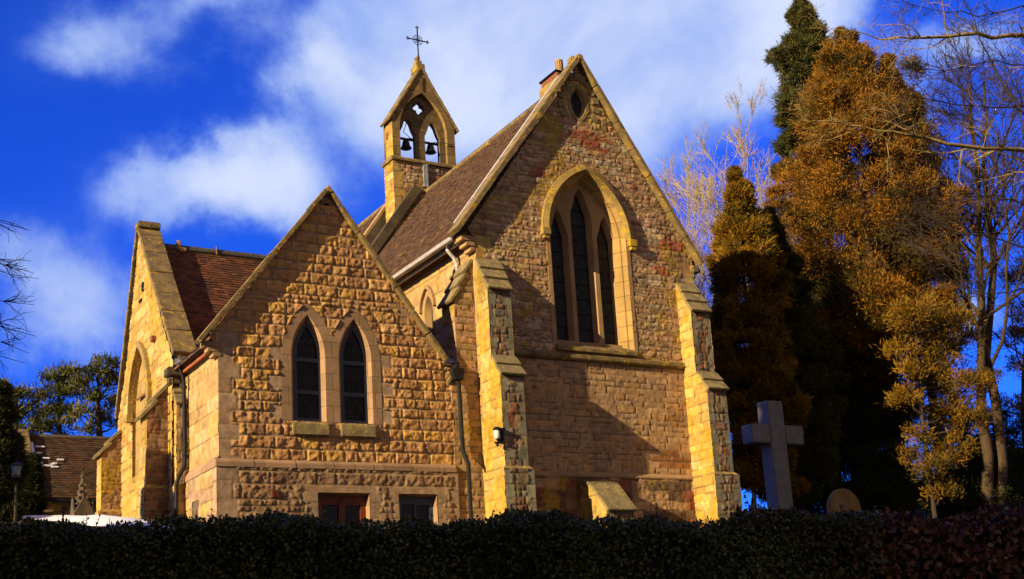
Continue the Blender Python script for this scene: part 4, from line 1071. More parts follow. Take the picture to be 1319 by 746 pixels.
g = mesh_np('ground', GV, GF, M['grass'], None, smooth=True); tag(g, 'rough winter grass rising from the lane to the church', 'ground', kind='structure')
# lane
m, b_, p_ = new_mat('lane_asphalt'); co = objco(b_); n1 = b_.noise(co, 40, 4); b_.link(b_.mix(n1, (.04, .04, .042), (.07, .068, .065)), p_.inputs['Base Color']); p_.inputs['Roughness'].default_value = .9; M['lane'] = m
hd = Vector((.866, -.5, 0)); hn = Vector((.5, .866, 0))
mb = MB(); c0 = Vector((3.4, 5.9, -1.594)) - hn * 8.4
mb.add([c0 - hd * 60 - hn * 2.3, c0 + hd * 60 - hn * 2.3, c0 + hd * 60 + hn * 2.3, c0 - hd * 60 + hn * 2.3], [(0, 1, 2, 3)])
tag(mb.build('lane', M['lane']), 'narrow asphalt lane in front of the hedge', 'lane', kind='structure')
# old snow lying on the rise at the left
sx_ = np.arange(-1.5, 6.3, .12); sy_ = np.arange(16.0, 29.4, .16)
SV = []
for y in sy_:
    for x in sx_:
        e = min(1, max(0, min(x + 1.5, 6.3 - x, y - 16.0, 29.3 - y) / .9))
        n = fbm(np.array([x * .9]), np.array([y * .5]), 7, 4)[0]
        SV.append((x, y, gz(x, y) - .125 + e * (.01 + .22 * n) + e * .05 * math.sin(x * 2.3 + y * .7)))
k = len(sx_); SF = [(j * k + i, j * k + i + 1, (j + 1) * k + i + 1, (j + 1) * k + i) for j in range(len(sy_) - 1) for i in range(k - 1)]
tag(mesh_np('snow', SV, SF, M['snow'], None, smooth=True), 'old snow lying behind the hedge at the left', 'snow', kind='structure')

# memorial cross
cz = gz(12.2, 13)
t = tag(empty('memorial_cross', (12.2, 13.1, cz)), 'big plain grey granite cross standing behind the hedge', 'cross')
MB().bb(12.06, 12.36, 13.0, 13.23, cz - .1, 3.33).build('shaft', M['granite'], t, .012)
ar = MB(); ar.bb(11.72, 12.062, 13.002, 13.228, 2.70, 2.975); ar.build('arm', M['granite'], t, .012)
ar = MB(); ar.bb(12.358, 12.71, 13.002, 13.228, 2.70, 2.975); ar.build('arm', M['granite'], t, .012)
b = MB(); b.bb(11.8, 12.62, 12.85, 13.38, cz - .1, cz + .22); b.build('plinth', M['granite'], t, .03)
# round-headed stone
hz = gz(12.35, 12)
o = MB(); pts = [(12.06, hz - .1)] + [(12.355 + .295 * math.cos(a), 1.60 + .31 * math.sin(a)) for a in np.linspace(math.pi, 0, 22)] + [(12.65, hz - .1)]
o.prism(at_y(pts, 12.0), (0, .085, 0)); o = o.build('headstone', M['headstone'], None, .012); tag(o, 'brown round-topped headstone just right of the grey cross', 'headstone')
# crocketed monument
mx, my = 5.25, 27.0; mz = gz(mx, my)
t = tag(empty('grave_monument', (mx, my, mz)), 'small gothic grave monument with a crocketed spirelet', 'monument')
MB().bb(mx - .19, mx + .19, my - .19, my + .19, mz - .1, 3.42).build('shaft', M['coping_dark'], t, .02)
for i in range(4):
    a = i * math.pi / 2; ux = Vector((math.cos(a), math.sin(a), 0)); uy = Vector((-ux.y, ux.x, 0)); c = Vector((mx, my, 0)) + ux * .17
    gb = MB(); pl = [c - uy * .22 + Vector((0, 0, 3.30)), c + uy * .22 + Vector((0, 0, 3.30)), c + Vector((0, 0, 3.66))]; gb.prism(pl, ux * .05)
    for s in (-1, 1): gb.tube([c + ux * .03 + uy * s * .24 + Vector((0, 0, 3.27)), c + ux * .03 + Vector((0, 0, 3.69))], .025, 6)
    gb.build('gablet', M['coping_dark'], t)
sp = MB(); sp.lathe((mx, my, 3.42), [(.15, 0), (.115, .25), (.03, .72), (.05, .74), (.05, .78), (.02, .80), (.02, .86)], 8); spo = sp.build('spirelet', M['coping_dark'], t)
cb = MB()
for lv in range(4):
    r = .145 - lv * .028; z = 3.56 + lv * .135
    for i in range(4):
        a = i * math.pi / 2 + math.pi / 4; cb.lathe((mx + r * 1.15 * math.cos(a), my + r * 1.15 * math.sin(a), z), [(.012, -.03), (.035, .0), (.03, .03), (.008, .05)], 6)
cb.build('crockets', M['coping_dark'], spo)
f = MB(); f.box((mx, my, 4.31), .018, .018, .10); f.box((mx, my, 4.33), .065, .018, .018); f.build('finial_cross', M['coping_dark'], t)
# lantern on a post
lx, ly = 2.60, 18.0; lz = gz(lx, ly)
t = tag(empty('lantern_post', (lx, ly, lz)), 'old square glazed lantern on a dark post at the left edge', 'lantern')
MB().lathe((lx, ly, lz - .1), [(.05, 0), (.04, .3), (.024, .4), (.018, 2.77 - lz)], 10).build('post', M['bark_dark'], t)
b = MB(); b.add([(lx + s * r, ly + q * r, z) for z, r in ((2.775, .042), (2.905, .062)) for s, q in ((-1, -1), (1, -1), (1, 1), (-1, 1))], [(0, 1, 5, 4), (1, 2, 6, 5), (2, 3, 7, 6), (3, 0, 4, 7)]); b.build('lantern_glass', M['lamp_glass'], t)
b = MB()
for s, q in ((-1, -1), (1, -1), (1, 1), (-1, 1)): b.tube([(lx + s * .044, ly + q * .044, 2.765), (lx + s * .066, ly + q * .066, 2.915)], .006, 5)
b.bb(lx - .056, lx + .056, ly - .056, ly + .056, 2.76, 2.775); b.bb(lx - .072, lx + .072, ly - .072, ly + .072, 2.905, 2.918); b.build('lantern_frame', M['iron'], t)
b = MB(); b.add([(lx - .085, ly - .085, 2.918), (lx + .085, ly - .085, 2.918), (lx + .085, ly + .085, 2.918), (lx - .085, ly + .085, 2.918), (lx, ly, 2.985)], [(0, 1, 4), (1, 2, 4), (2, 3, 4), (3, 0, 4), (3, 2, 1, 0)]); b.lathe((lx, ly, 2.965), [(.02, 0), (.022, .02), (.008, .05)], 8); b.build('lantern_cap', M['iron'], t)

# outbuilding at the far left
OY = 40.0; oz = gz(7, OY)
ob = tag(empty('outbuilding', (7.8, OY + 1.2, oz)), 'small stone outbuilding with a dark tiled roof at the far left', 'outbuilding')
SO = {**S_GABLE, 'pal': P((.20, .12, .065), (.17, .10, .06), (.23, .14, .07))}
OS = (7.78 - 5.5) / 2.1; OQ = math.sqrt(1 + OS ** 2)
join_walls('wall', ob, [wall_arr((0, OY + .12, 0), XA, FRONT, 6.12, 10.4, oz - .3, 5.6, None, .05, seed=301, **SO),
                        wall_arr((6.12, 0, 0), YA, LEFT, OY + .1, OY + 4.3, oz - .3, 7.8, lambda u, z: z < 7.75 - abs(u - OY - 2.1) * OS, .05, seed=302, **{**S_YEL}),
                        wall_arr((10.4, 0, 0), YA, (1, 0, 0), OY + .1, OY + 4.3, oz - .3, 7.8, lambda u, z: z < 7.6 - abs(u - OY - 2.1) * OS, .06, seed=303, **SO)])
rf = roof('roof', ob, (6.4, OY - .05, 5.48), XA, (0, 1 / OQ, OS / OQ), 4.1, 2.15 * OQ, PAL_TILE, 304, gauge=.12, tw=.2)
roof('roof', ob, (6.4, OY + 4.25, 5.48), XA, (0, -1 / OQ, OS / OQ), 4.1, 2.15 * OQ, PAL_TILE, 305, gauge=.12, tw=.2)
b = MB(); b.tube([(6.4, OY + 2.1, 7.8), (10.5, OY + 2.1, 7.8)], .1, 8); b.build('ridge_tiles', M['coping_dark'], rf)
for s, yb in ((1, OY - .15), (-1, OY + 4.35)):
    coping_run('coping', ob, (6.24, yb, 5.50), (6.24, OY + 2.1, 7.96), .32, .12, 'coping', slab=.8, seed=310 + s, side=XA)
b = MB(); b.bb(6.08, 6.42, OY - .2, OY + .15, 5.25, 5.5); b.bb(6.12, 6.9, OY - .12, OY + .15, 5.0, 5.12); b.build('kneeler', M['coping'], ob, .02)
dd_ = Vector((0, 1, OS)).normalized(); nn_ = Vector((0, -OS, 1)).normalized()
sv = MB(); sv.box(Vector((6.46, OY + 1.0, 5.48 + 1.05 * OS)) + nn_ * .07, (.06, 0, 0), dd_ * 1.2, nn_ * .03); sv.build('snow_strip', M['snow'], rf, .02)
rng = random.Random(8)
for k in range(9):
    tt = .95 + rng.random() * .75; x = 6.62 + rng.random() * (.5 if k < 5 else .75); q = MB()
    q.box(Vector((x, OY - .05 + tt * 1.02, 5.48 + tt * 1.02 * OS)) + nn_ * .05, (rng.uniform(.06, .2), 0, 0), dd_ * .035, nn_ * .022); q.build('snow_patch', M['snow'], rf, .015)
dr = MB(); dr.bb(7.45, 7.95, OY + .05, OY + .10, oz - .2, 5.3); dr.build('door', M['lead'], ob, .01)
dr = MB(); dr.bb(8.05, 8.6, OY + .06, OY + .11, oz - .2, 5.35); dr.build('doorway', M['pane'], ob, .01)
dr = MB(); dr.bb(6.4, 10.4, OY - .06, OY + .05, 5.36, 5.46); dr.build('gutter', M['iron'], ob, .01)
b = MB(); b.bb(6.4, 10.2, OY + .5, OY + 3.8, oz, 5.4); b.build('inner_wall', M['core'], ob)

# ================================================================== HEDGE
def rhombs(Cn, D, N, L, W, fold=.0):
    """leaf-shaped quads: base Cn, direction D, surface normal N"""
    D = D / np.linalg.norm(D, axis=1, keepdims=True)
    S = np.cross(D, N); S /= np.maximum(1e-6, np.linalg.norm(S, axis=1, keepdims=True))
    Nn = np.cross(S, D)
    L = np.asarray(L).reshape(-1, 1); W = np.asarray(W).reshape(-1, 1)
    mid = Cn + D * L * .45 + Nn * W * fold
    return np.stack([Cn, mid + S * W / 2, Cn + D * L, mid - S * W / 2], 1)

def leaf_mesh(name, quads, cols, mat, parent):
    n = len(quads)
    return mesh_np(name, quads.reshape(-1, 3), np.arange(n * 4).reshape(n, 4), M[mat], parent, np.repeat(cols, 4, 0))

def hedge_top(t): return .73 - .046 * t + .022 * math.sin(t * 4.1 + 1) + .018 * math.sin(t * 9.3) + .012 * math.sin(t * 23.)
def make_hedge(t0, t1, seed, nleaf, L, pal, label, jag):
    rng = np.random.RandomState(seed)
    root = tag(empty('hedge', tuple(Vector((3.4, 5.9, -1.0)) + hd * ((t0 + t1) / 2) + hn * .5)), label, 'hedge')
    tt = t0 + (t1 - t0) * rng.rand(nleaf) ** (1.0 if t0 < 0 else .8); kind = rng.rand(nleaf)
    top = np.array([hedge_top(t) for t in tt]); dep = np.where(kind < .55, rng.rand(nleaf) ** 2 * .22, rng.rand(nleaf) * .95)
    # front surface bulges; top surface
    h = np.where(kind < .55, rng.rand(nleaf) ** .8, 1.0)
    zb = -.5
    z = np.where(kind < .55, zb + (top - zb) * h, top - rng.rand(nleaf) ** 2 * .10)
    bulge = (vnoise(tt * 2.3, z * 2.5, seed) - .5) * .30
    pos = np.array((3.4, 5.9, 0))[None] + tt[:, None] * np.array(hd)[None] + (dep + bulge)[:, None] * np.array(hn)[None]
    z = z + (vnoise(tt * 3.1, dep * 4, seed + 2) - .5) * jag; pos[:, 2] = z
    out = np.where((kind < .55)[:, None], -np.array(hn)[None], np.array((0, 0, 1.))[None]) + rng.randn(nleaf, 3) * .55
    D = rng.randn(nleaf, 3) + np.array((0, 0, .5)); 
    Ls = L * rng.uniform(.6, 1.25, nleaf)
    q = rhombs(pos, D, out, Ls, Ls * rng.uniform(.5, .75, nleaf), -.22)
    c = pick(pal, rng.rand(nleaf)) * rng.uniform(.6, 1.4, (nleaf, 1))
    leaf_mesh('foliage', q, c, 'leaf_h', root)
    # bare shoots that stand clear of the top
    st = MB(); lq = []; lc = []
    for i in range(int((t1 - t0) * 14)):
        t = rng.uniform(t0, t1); d = rng.uniform(.0, .5); hgt = rng.uniform(.03, .10) * (2.2 if rng.rand() < .08 else 1)
        p0 = Vector((3.4, 5.9, hedge_top(t) - .06)) + hd * t + hn * d; p1 = p0 + Vector((rng.uniform(-.06, .06), rng.uniform(-.06, .06), hgt + .04))
        st.tube([p0, (p0 + p1) / 2 + Vector((rng.uniform(-.01, .01), 0, 0)), p1], [.003, .0025, .0015], 4)
        for k in range(5):
            s = rng.uniform(.3, 1); lq.append(np.array(p0.lerp(p1, s))); lc.append(pick(pal, rng.rand(1))[0])
    st.build_each('shoot', M['bark_dark'], root)
    lq = np.array(lq); n = len(lq)
    leaf_mesh('shoot_leaves', rhombs(lq, rng.randn(n, 3) + np.array((0, 0, .4)), rng.randn(n, 3), L * rng.uniform(.5, 1, n), L * .5, -.2), np.array(lc), 'leaf_h', root)
    # woody inside
    tw = MB()
    for i in range(int((t1 - t0) * 26)):
        t = rng.uniform(t0, t1); d = rng.uniform(.15, .8); p0 = Vector((3.4, 5.9, -1.5)) + hd * t + hn * d
        p1 = p0 + Vector((rng.uniform(-.2, .2), rng.uniform(-.2, .2), 1.2)); p2 = Vector((p1.x + rng.uniform(-.15, .15), p1.y + rng.uniform(-.15, .15), hedge_top(t) - .05))
        tw.tube([p0, p1, p2], [.016, .010, .003], 4)
    tw.build('stems', M['bark_dark'], root)
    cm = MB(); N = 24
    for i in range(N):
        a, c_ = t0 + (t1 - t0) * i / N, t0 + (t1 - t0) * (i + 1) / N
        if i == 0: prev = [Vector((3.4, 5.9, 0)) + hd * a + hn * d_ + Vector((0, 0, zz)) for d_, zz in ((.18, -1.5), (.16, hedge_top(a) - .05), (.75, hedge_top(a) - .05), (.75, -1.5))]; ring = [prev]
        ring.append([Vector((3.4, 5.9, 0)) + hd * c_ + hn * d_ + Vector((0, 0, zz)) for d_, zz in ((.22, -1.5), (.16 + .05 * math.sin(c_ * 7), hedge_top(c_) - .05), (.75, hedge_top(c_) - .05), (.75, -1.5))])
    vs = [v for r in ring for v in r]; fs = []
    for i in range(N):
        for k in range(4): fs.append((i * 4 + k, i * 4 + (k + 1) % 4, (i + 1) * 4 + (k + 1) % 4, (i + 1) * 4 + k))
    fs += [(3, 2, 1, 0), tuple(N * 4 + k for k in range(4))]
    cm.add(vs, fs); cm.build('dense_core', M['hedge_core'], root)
    return root
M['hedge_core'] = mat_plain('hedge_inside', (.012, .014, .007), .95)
make_hedge(-4.2, 2.1, 401, 72000, .028, P((.085, .11, .03), (.06, .09, .024), (.12, .13, .034), (.095, .08, .024)), 'dark clipped evergreen hedge along the front of the churchyard', .035)
make_hedge(1.35, 4.4, 402, 17000, .048, P((.18, .07, .04), (.14, .058, .032), (.22, .095, .05), (.07, .065, .025), (.12, .05, .03)), 'copper-brown beech hedge at the right end of the green hedge', .06)
# ================================================================== TREES
CAMF = 1568.02
def at(px, py, Y):
    """point of the photograph's direction (px, py) on the upright plane y = Y: used to place and size the trees"""
    d = FW + RT * ((px - 634.72) / CAMF) - UP * ((py - 496.36) / CAMF)
    return d * (Y / d.y)

def segs_mesh(name, P0, P1, R0, R1, mat, parent, sides):
    P0, P1 = np.asarray(P0, float), np.asarray(P1, float); R0, R1 = np.asarray(R0), np.asarray(R1)
    T = P1 - P0; T /= np.maximum(1e-9, np.linalg.norm(T, axis=1, keepdims=True))
    a = np.where(np.abs(T[:, 2:3]) < .9, np.array((0, 0, 1.)), np.array((1., 0, 0)))
    X = np.cross(T, a); X /= np.linalg.norm(X, axis=1, keepdims=True); Yv = np.cross(T, X)
    vs = []
    for (Pn, Rn, ext) in ((P0, R0, -.15), (P1, R1, .15)):
        for k in range(sides):
            an = 2 * math.pi * k / sides
            vs.append(Pn + (X * math.cos(an) + Yv * math.sin(an)) * Rn[:, None] + T * Rn[:, None] * ext)
    V = np.stack(vs, 1); n = len(P0); b = np.arange(n)[:, None] * (2 * sides)
    F = np.concatenate([np.concatenate([b + k, b + (k + 1) % sides, b + sides + (k + 1) % sides, b + sides + k], 1) for k in range(sides)])
    return mesh_np(name, V.reshape(-1, 3), F, M[mat], parent, smooth=True)

class Wood:
    """collects limb and twig segments"""
    def __init__(s): s.a = []; s.b = []; s.r = []; s.q = []
    def path(s, pts, r0, r1):
        n = len(pts) - 1
        for i in range(n):
            s.a.append(tuple(pts[i])); s.b.append(tuple(pts[i + 1])); s.r.append(r0 + (r1 - r0) * i / n); s.q.append(r0 + (r1 - r0) * (i + 1) / n)
    def build(s, root, mat, trunk_r, twig_name='twigs', limb_name='trunk'):
        A, B, R, Q = map(np.array, (s.a, s.b, s.r, s.q)); k = R > trunk_r
        if k.any(): segs_mesh(limb_name, A[k], B[k], R[k], Q[k], mat, root, 7)
        if (~k).any(): segs_mesh(twig_name, A[~k], B[~k], R[~k], Q[~k], mat, root, 3)

def grow(w, rng, p, d, L, r, depth, up=.15, spread=.6, nch=(3, 6), ratio=.62, wig=.16, rmin=.0035, seg=5):
    pts = [np.array(p, float)]; d = np.array(d, float); d /= np.linalg.norm(d)
    ds = []
    for i in range(seg):
        d = d + rng.randn(3) * wig + np.array((0, 0, up)) * .35; d /= np.linalg.norm(d)
        pts.append(pts[-1] + d * L / seg); ds.append(d.copy())
    w.path(pts, r, max(rmin, r * .45))
    if depth <= 0: return
    for k in range(rng.randint(*nch)):
        f = rng.uniform(.25, 1.0) * seg; i = min(seg - 1, int(f)); q = pts[i] + (pts[i + 1] - pts[i]) * (f - i)
        nd = ds[i] + rng.randn(3) * spread
        grow(w, rng, q, nd, L * ratio * rng.uniform(.7, 1.2), max(rmin, r * .5 * (1.1 - .5 * f / seg)), depth - 1, up, spread, nch, ratio, wig, rmin, max(3, seg - 1))

def sprays(rng, C, O, col, size, per, L, W, up=.35, flat=.8, jit=.3, outw=.8):
    n = len(C); C = np.repeat(C, per, 0); O = np.repeat(O, per, 0); K = np.repeat(col, per, 0); sz = np.repeat(np.broadcast_to(size, (n,)), per)[:, None]
    g = rng.randn(n * per, 3) * np.array((1, 1, flat)); pos = C + g * sz * .55
    D = O * outw + np.array((0, 0, up)) + rng.randn(n * per, 3) * .55
    N = rng.randn(n * per, 3)
    Ls = L * (.3 + 1.3 * rng.rand(n * per) ** 1.5)
    return rhombs(pos, D, N, Ls, W * rng.uniform(.6, 1.3, n * per), .1), K * rng.uniform(1 - jit, 1 + jit, (n * per, 1))

def conifer(label, base, prof, seed, nclump, pal, per=44, size=.34, L=.20, W=.055, group=None, trunk=.22, lean=(0, 0), up=.35, gap=.0, name='conifer', cat='conifer', bark='bark', inner=.45, leaders=(), zlo=None):
    """prof: [(z, radius)] from the lowest foliage to the tip, about an upright axis at base"""
    rng = np.random.RandomState(seed)
    root = tag(empty(name, tuple(base)), label, cat, group)
    prof = sorted(prof); zs = np.array([p[0] for p in prof]); rs = np.array([p[1] for p in prof])
    # plumes of foliage over the crown's surface, each a lobe of many small sprays
    nl = nclump; zz = rng.uniform(zs[0], zs[-1], nl * 10); keep = rng.rand(len(zz)) < (np.interp(zz, zs, rs) + .30) / (rs.max() + .30); zz = zz[keep][:nl]
    nl = len(zz); ang = rng.uniform(0, 2 * math.pi, nl); rr = np.interp(zz, zs, rs)
    lr = np.clip(.23 * rr + .08, .10, .66) * rng.uniform(.6, 1.4, nl) * size / .36
    lump = .56 + .76 * vnoise(ang * 1.6 + 9, zz * .95, seed + 1)
    R = np.maximum(0, rr * lump - lr * .5) * (inner + (1 - inner) * rng.rand(nl) ** .5)
    stray = rng.rand(nl) < .22; R = np.where(stray, rr * lump * 1.02, R); lr = np.where(stray, lr * .6, lr)
    f_ = (zz - zs[0]) / (zs[-1] - zs[0])
    LC = np.stack([base[0] + lean[0] * f_ + R * np.cos(ang), base[1] + lean[1] * f_ + R * np.sin(ang), zz], 1)
    if gap:
        k = vnoise(LC[:, 0] * 1.3 + LC[:, 1] * 1.0, LC[:, 2] * 1.2, seed + 5) > gap; LC = LC[k]; ang = ang[k]; lr = lr[k]
    # the leading shoot: a taper of small plumes up the last stretch of the axis
    zt = np.linspace(zs[-1] - .22 * (zs[-1] - zs[0]), zs[-1], 12); rt_ = np.interp(zt, zs, rs)
    for jj in range(3):
        a_ = rng.uniform(0, 2 * math.pi, 12); R_ = rt_ * .45 * (jj > 0)
        LC = np.concatenate([LC, np.stack([base[0] + lean[0] + R_ * np.cos(a_), base[1] + lean[1] + R_ * np.sin(a_), zt + rng.uniform(-.1, .1, 12)], 1)])
        ang = np.concatenate([ang, a_]); lr = np.concatenate([lr, np.maximum(.07, rt_ * rng.uniform(.3, .55, 12))])
    nl = len(LC); LO = np.stack([np.cos(ang), np.sin(ang), np.full(nl, .5)], 1)
    sub_ = 30; C = np.repeat(LC, sub_, 0); g = rng.randn(nl * sub_, 3) + np.repeat(LO, sub_, 0) * .55; g /= np.linalg.norm(g, axis=1, keepdims=True)
    C = C + g * np.repeat(lr, sub_)[:, None] * (rng.rand(nl * sub_, 1) ** .22) * np.array((1.15, 1.15, .9)); O = g * .8 + np.repeat(LO, sub_, 0) * .4
    n = len(C); zz = C[:, 2]; lobe_j = np.repeat(rng.uniform(0, 1, nl), sub_)
    mixv = np.clip(lobe_j * .7 + .3 * vnoise(C[:, 0] * .8, C[:, 2] * .8, seed + 7) + rng.randn(n) * .12, 0, .999)
    col = pick(pal, mixv) * rng.uniform(.8, 1.2, (n, 1))
    q, c = sprays(rng, C, O, col, np.repeat(lr, sub_) * .42, per, L, W, up)
    leaf_mesh('crown', q, c, 'leaf', root)
    w = Wood(); z0 = base[2] - .2; top = zs[-1] - .3
    tp_ = [(base[0] + lean[0] * max(0, (z - zs[0]) / (zs[-1] - zs[0])) + rng.randn() * .05, base[1] + lean[1] * max(0, (z - zs[0]) / (zs[-1] - zs[0])) + rng.randn() * .05, z) for z in np.linspace(z0, top, 9)]
    w.path(tp_, trunk, .02)
    for (dx, dy, zt) in leaders: w.path([(base[0] + dx * k, base[1] + dy * k, z0 + (zt - z0) * k ** .8) for k in np.linspace(0, 1, 7)], trunk * .7, .03)
    for i in rng.choice(n, min(n, 60), False):
        z = max(z0 + .8, C[i, 2] - .35 - .25 * rng.rand()); t_ = (z - z0) / (top - z0)
        if t_ > .97: continue
        p0 = np.array([np.interp(z, [a[2] for a in tp_], [a[k] for a in tp_]) for k in (0, 1)] + [z])
        m_ = (p0 + C[i]) / 2 + np.array((0, 0, -.08)); w.path([p0, m_, C[i]], .045 * (1 - t_) + .012, .008)
    w.build(root, bark, .0)
    return root

GOLD = P((.24, .105, .008), (.18, .085, .009), (.28, .125, .010), (.10, .065, .010), (.05, .042, .009), (.20, .10, .010))
GOLD2 = P((.26, .14, .010), (.30, .165, .012), (.20, .11, .010), (.09, .07, .010), (.24, .125, .010))
GREEN = P((.085, .085, .022), (.065, .07, .018), (.11, .10, .026), (.05, .055, .016))
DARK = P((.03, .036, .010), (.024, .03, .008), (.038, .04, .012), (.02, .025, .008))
PINE = P((.12, .125, .03), (.09, .105, .026), (.15, .14, .032), (.06, .07, .02))

def prof_px(xc, Y, rows):
    """rows (py, half width in px) -> [(z, radius)] at that depth"""
    d = at(xc, 400, Y).dot(FW); s = d / CAMF
    return [(at(xc, py, Y).z, hw * s) for py, hw in rows]

def base_px(px, Y, py=600): 
    p = at(px, py, Y); return (p.x, p.y, gz(p.x, p.y))

# right-hand group beyond the church
b0 = base_px(1114, 27, 250); conifer('huge golden-brown cypress, the broadest tree right of the church', b0,
    prof_px(1112, 27, [(560, 60), (500, 84), (420, 100), (385, 108), (350, 112), (300, 116), (250, 112), (200, 102), (160, 88), (120, 66), (90, 44), (70, 24), (52, 6)]), 501, 300, GOLD, per=44, size=.40, L=.135, W=.032, trunk=.30, lean=(-.1, 0), gap=.36, leaders=((1.0, .2, 17.5), (-.7, .3, 15.5)))
b0 = base_px(1164, 27.6, 230); conifer('slender golden-brown cypress leader on the right flank of the broadest tree', b0,
    prof_px(1152, 27.6, [(420, 48), (350, 62), (280, 60), (220, 50), (160, 34), (110, 18), (78, 4)]), 503, 150, GOLD, per=44, size=.38, L=.135, W=.032, trunk=.2, gap=.2)
b0 = base_px(1049, 31, 150); conifer('tall narrow green cypress rising above the golden-brown one', b0,
    prof_px(1049, 31, [(420, 44), (250, 46), (160, 42), (100, 40), (60, 34), (30, 20), (10, 4)]), 505, 150, GREEN, per=44, size=.42, L=.19, W=.032, trunk=.25, up=.1)
b0 = base_px(962, 26, 380); conifer('small golden conifer nearest the right buttress, dark below', b0,
    prof_px(962, 26, [(640, 34), (560, 44), (480, 48), (420, 46), (350, 40), (300, 31), (260, 20), (228, 4)]), 507, 230, GOLD2, per=44, size=.34, L=.15, W=.028, trunk=.16, gap=.15, lean=(0, 0))
b0 = base_px(1012, 26.6, 480); conifer('dark conifer standing right behind the grey memorial cross', b0,
    prof_px(1012, 26.6, [(640, 46), (560, 52), (480, 50), (400, 44), (350, 30), (310, 14), (280, 3)]), 509, 170, P((.07, .075, .016), (.055, .06, .014), (.10, .09, .016), (.045, .05, .012)), per=44, size=.36, L=.15, W=.028, trunk=.18, gap=.16)
b0 = base_px(1072, 28.5, 540); conifer('low spreading dark yew behind the round headstone', b0,
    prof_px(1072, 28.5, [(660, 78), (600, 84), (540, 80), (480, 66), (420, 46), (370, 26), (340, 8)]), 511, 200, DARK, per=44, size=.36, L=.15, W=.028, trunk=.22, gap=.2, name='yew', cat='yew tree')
# golden boughs low on the right: each bough a shelf of foliage
def bough_tree(label, base, boughs, seed, pal, trunk_pts, tr=.14, name='conifer', cat='conifer', per=44, L=.15, W=.032, bark='bark', group=None, flat=.55, sub=58, up=.3):
    rng = np.random.RandomState(seed); root = tag(empty(name, tuple(base)), label, cat, group); w = Wood()
    w.path(trunk_pts, tr, tr * .3); Cs = []; Os = []
    tpz = [p[2] for p in trunk_pts]
    for (c, r) in boughs:
        c = np.array(c); n = max(5, int(sub * (r / .8) ** 2)); g = rng.randn(n, 3); g /= np.linalg.norm(g, axis=1, keepdims=True)
        g *= (rng.rand(n, 1) ** .4) * np.array((1, 1, flat)) * r; Cs.append(c + g); o = g + np.array((0, 0, .2)); Os.append(o / np.maximum(.2, np.linalg.norm(o, axis=1, keepdims=True)))
        z = max(tpz[0], min(tpz[-1], c[2] - .3 * r - .3)); p0 = np.array([np.interp(z, tpz, [p[k] for p in trunk_pts]) for k in (0, 1)] + [z])
        w.path([p0, (p0 + c) / 2 + np.array((0, 0, -.1)), c], .05, .015)
        for i in rng.choice(n, min(n, 8), False): w.path([c, Cs[-1][i]], .014, .005)
    C = np.concatenate(Cs); O = np.concatenate(Os); n = len(C)
    col = pick(pal, np.clip(vnoise(C[:, 0] * 1.1, C[:, 2] * 1.1, seed) + rng.randn(n) * .18, 0, .999))
    q, c = sprays(rng, C, O, col, .22 * rng.uniform(.7, 1.2, n), per, L, W, up)
    leaf_mesh('crown', q, c, 'leaf', root); w.build(root, bark, .0)
    return root
def bl(Y, *rows):
    """boughs from (px, py, radius px, depth offset)"""
    out = []
    for px, py, r, dy in rows:
        p = at(px, py, Y + dy); out.append((tuple(p), r * p.dot(FW) / CAMF))
    return out
b0 = base_px(1196, 22.6)
bough_tree('open golden conifer with shelf-like boughs at the right', b0, bl(22.6, (1175, 402, 34, 0), (1205, 425, 30, .3), (1232, 408, 22, -.3), (1160, 450, 24, .4), (1180, 478, 20, -.2), (1215, 455, 20, .2), (1168, 512, 24, .2), (1240, 500, 34, -.3), (1262, 488, 22, .2),
    (1222, 528, 30, .2), (1250, 540, 26, -.3), (1190, 560, 22, .2), (1225, 580, 30, 0), (1200, 600, 24, -.3), (1212, 632, 22, 0), (1172, 585, 18, .3), (1240, 432, 18, .3)),
    521, [c_ * .78 for c_ in GOLD2], [tuple(b0), tuple(at(1190, 560, 22.8)), tuple(at(1182, 470, 22.8)), tuple(at(1178, 400, 22.8))], tr=.075, bark='bark_dark')
b0 = base_px(1330, 27)
bough_tree('golden conifer cut off by the right edge', b0, bl(27, (1308, 432, 26, 0), (1340, 400, 40, 0), (1325, 470, 26, 0), (1330, 350, 36, 0), (1350, 520, 40, 0), (1312, 520, 16, 0)), 523, GOLD2, [tuple(b0), tuple(at(1336, 480, 27)), tuple(at(1338, 330, 27))])
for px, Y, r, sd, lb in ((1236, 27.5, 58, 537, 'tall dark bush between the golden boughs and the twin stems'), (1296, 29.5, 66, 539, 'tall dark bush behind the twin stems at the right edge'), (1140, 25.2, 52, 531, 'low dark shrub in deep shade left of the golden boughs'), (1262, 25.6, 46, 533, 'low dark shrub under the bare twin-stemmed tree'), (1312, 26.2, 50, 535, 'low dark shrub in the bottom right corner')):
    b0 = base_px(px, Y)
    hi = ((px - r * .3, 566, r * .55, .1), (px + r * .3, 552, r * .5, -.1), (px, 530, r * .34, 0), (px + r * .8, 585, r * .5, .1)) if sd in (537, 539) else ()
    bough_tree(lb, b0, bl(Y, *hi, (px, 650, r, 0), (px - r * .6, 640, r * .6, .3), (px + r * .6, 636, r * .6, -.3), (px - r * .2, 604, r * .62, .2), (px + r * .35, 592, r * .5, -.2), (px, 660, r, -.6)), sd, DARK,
               [tuple(b0), tuple(at(px, 640, Y)), tuple(at(px, 560 if sd in (537, 539) else 600, Y))], .06, 'shrub', 'shrub', flat=.9, sub=60)

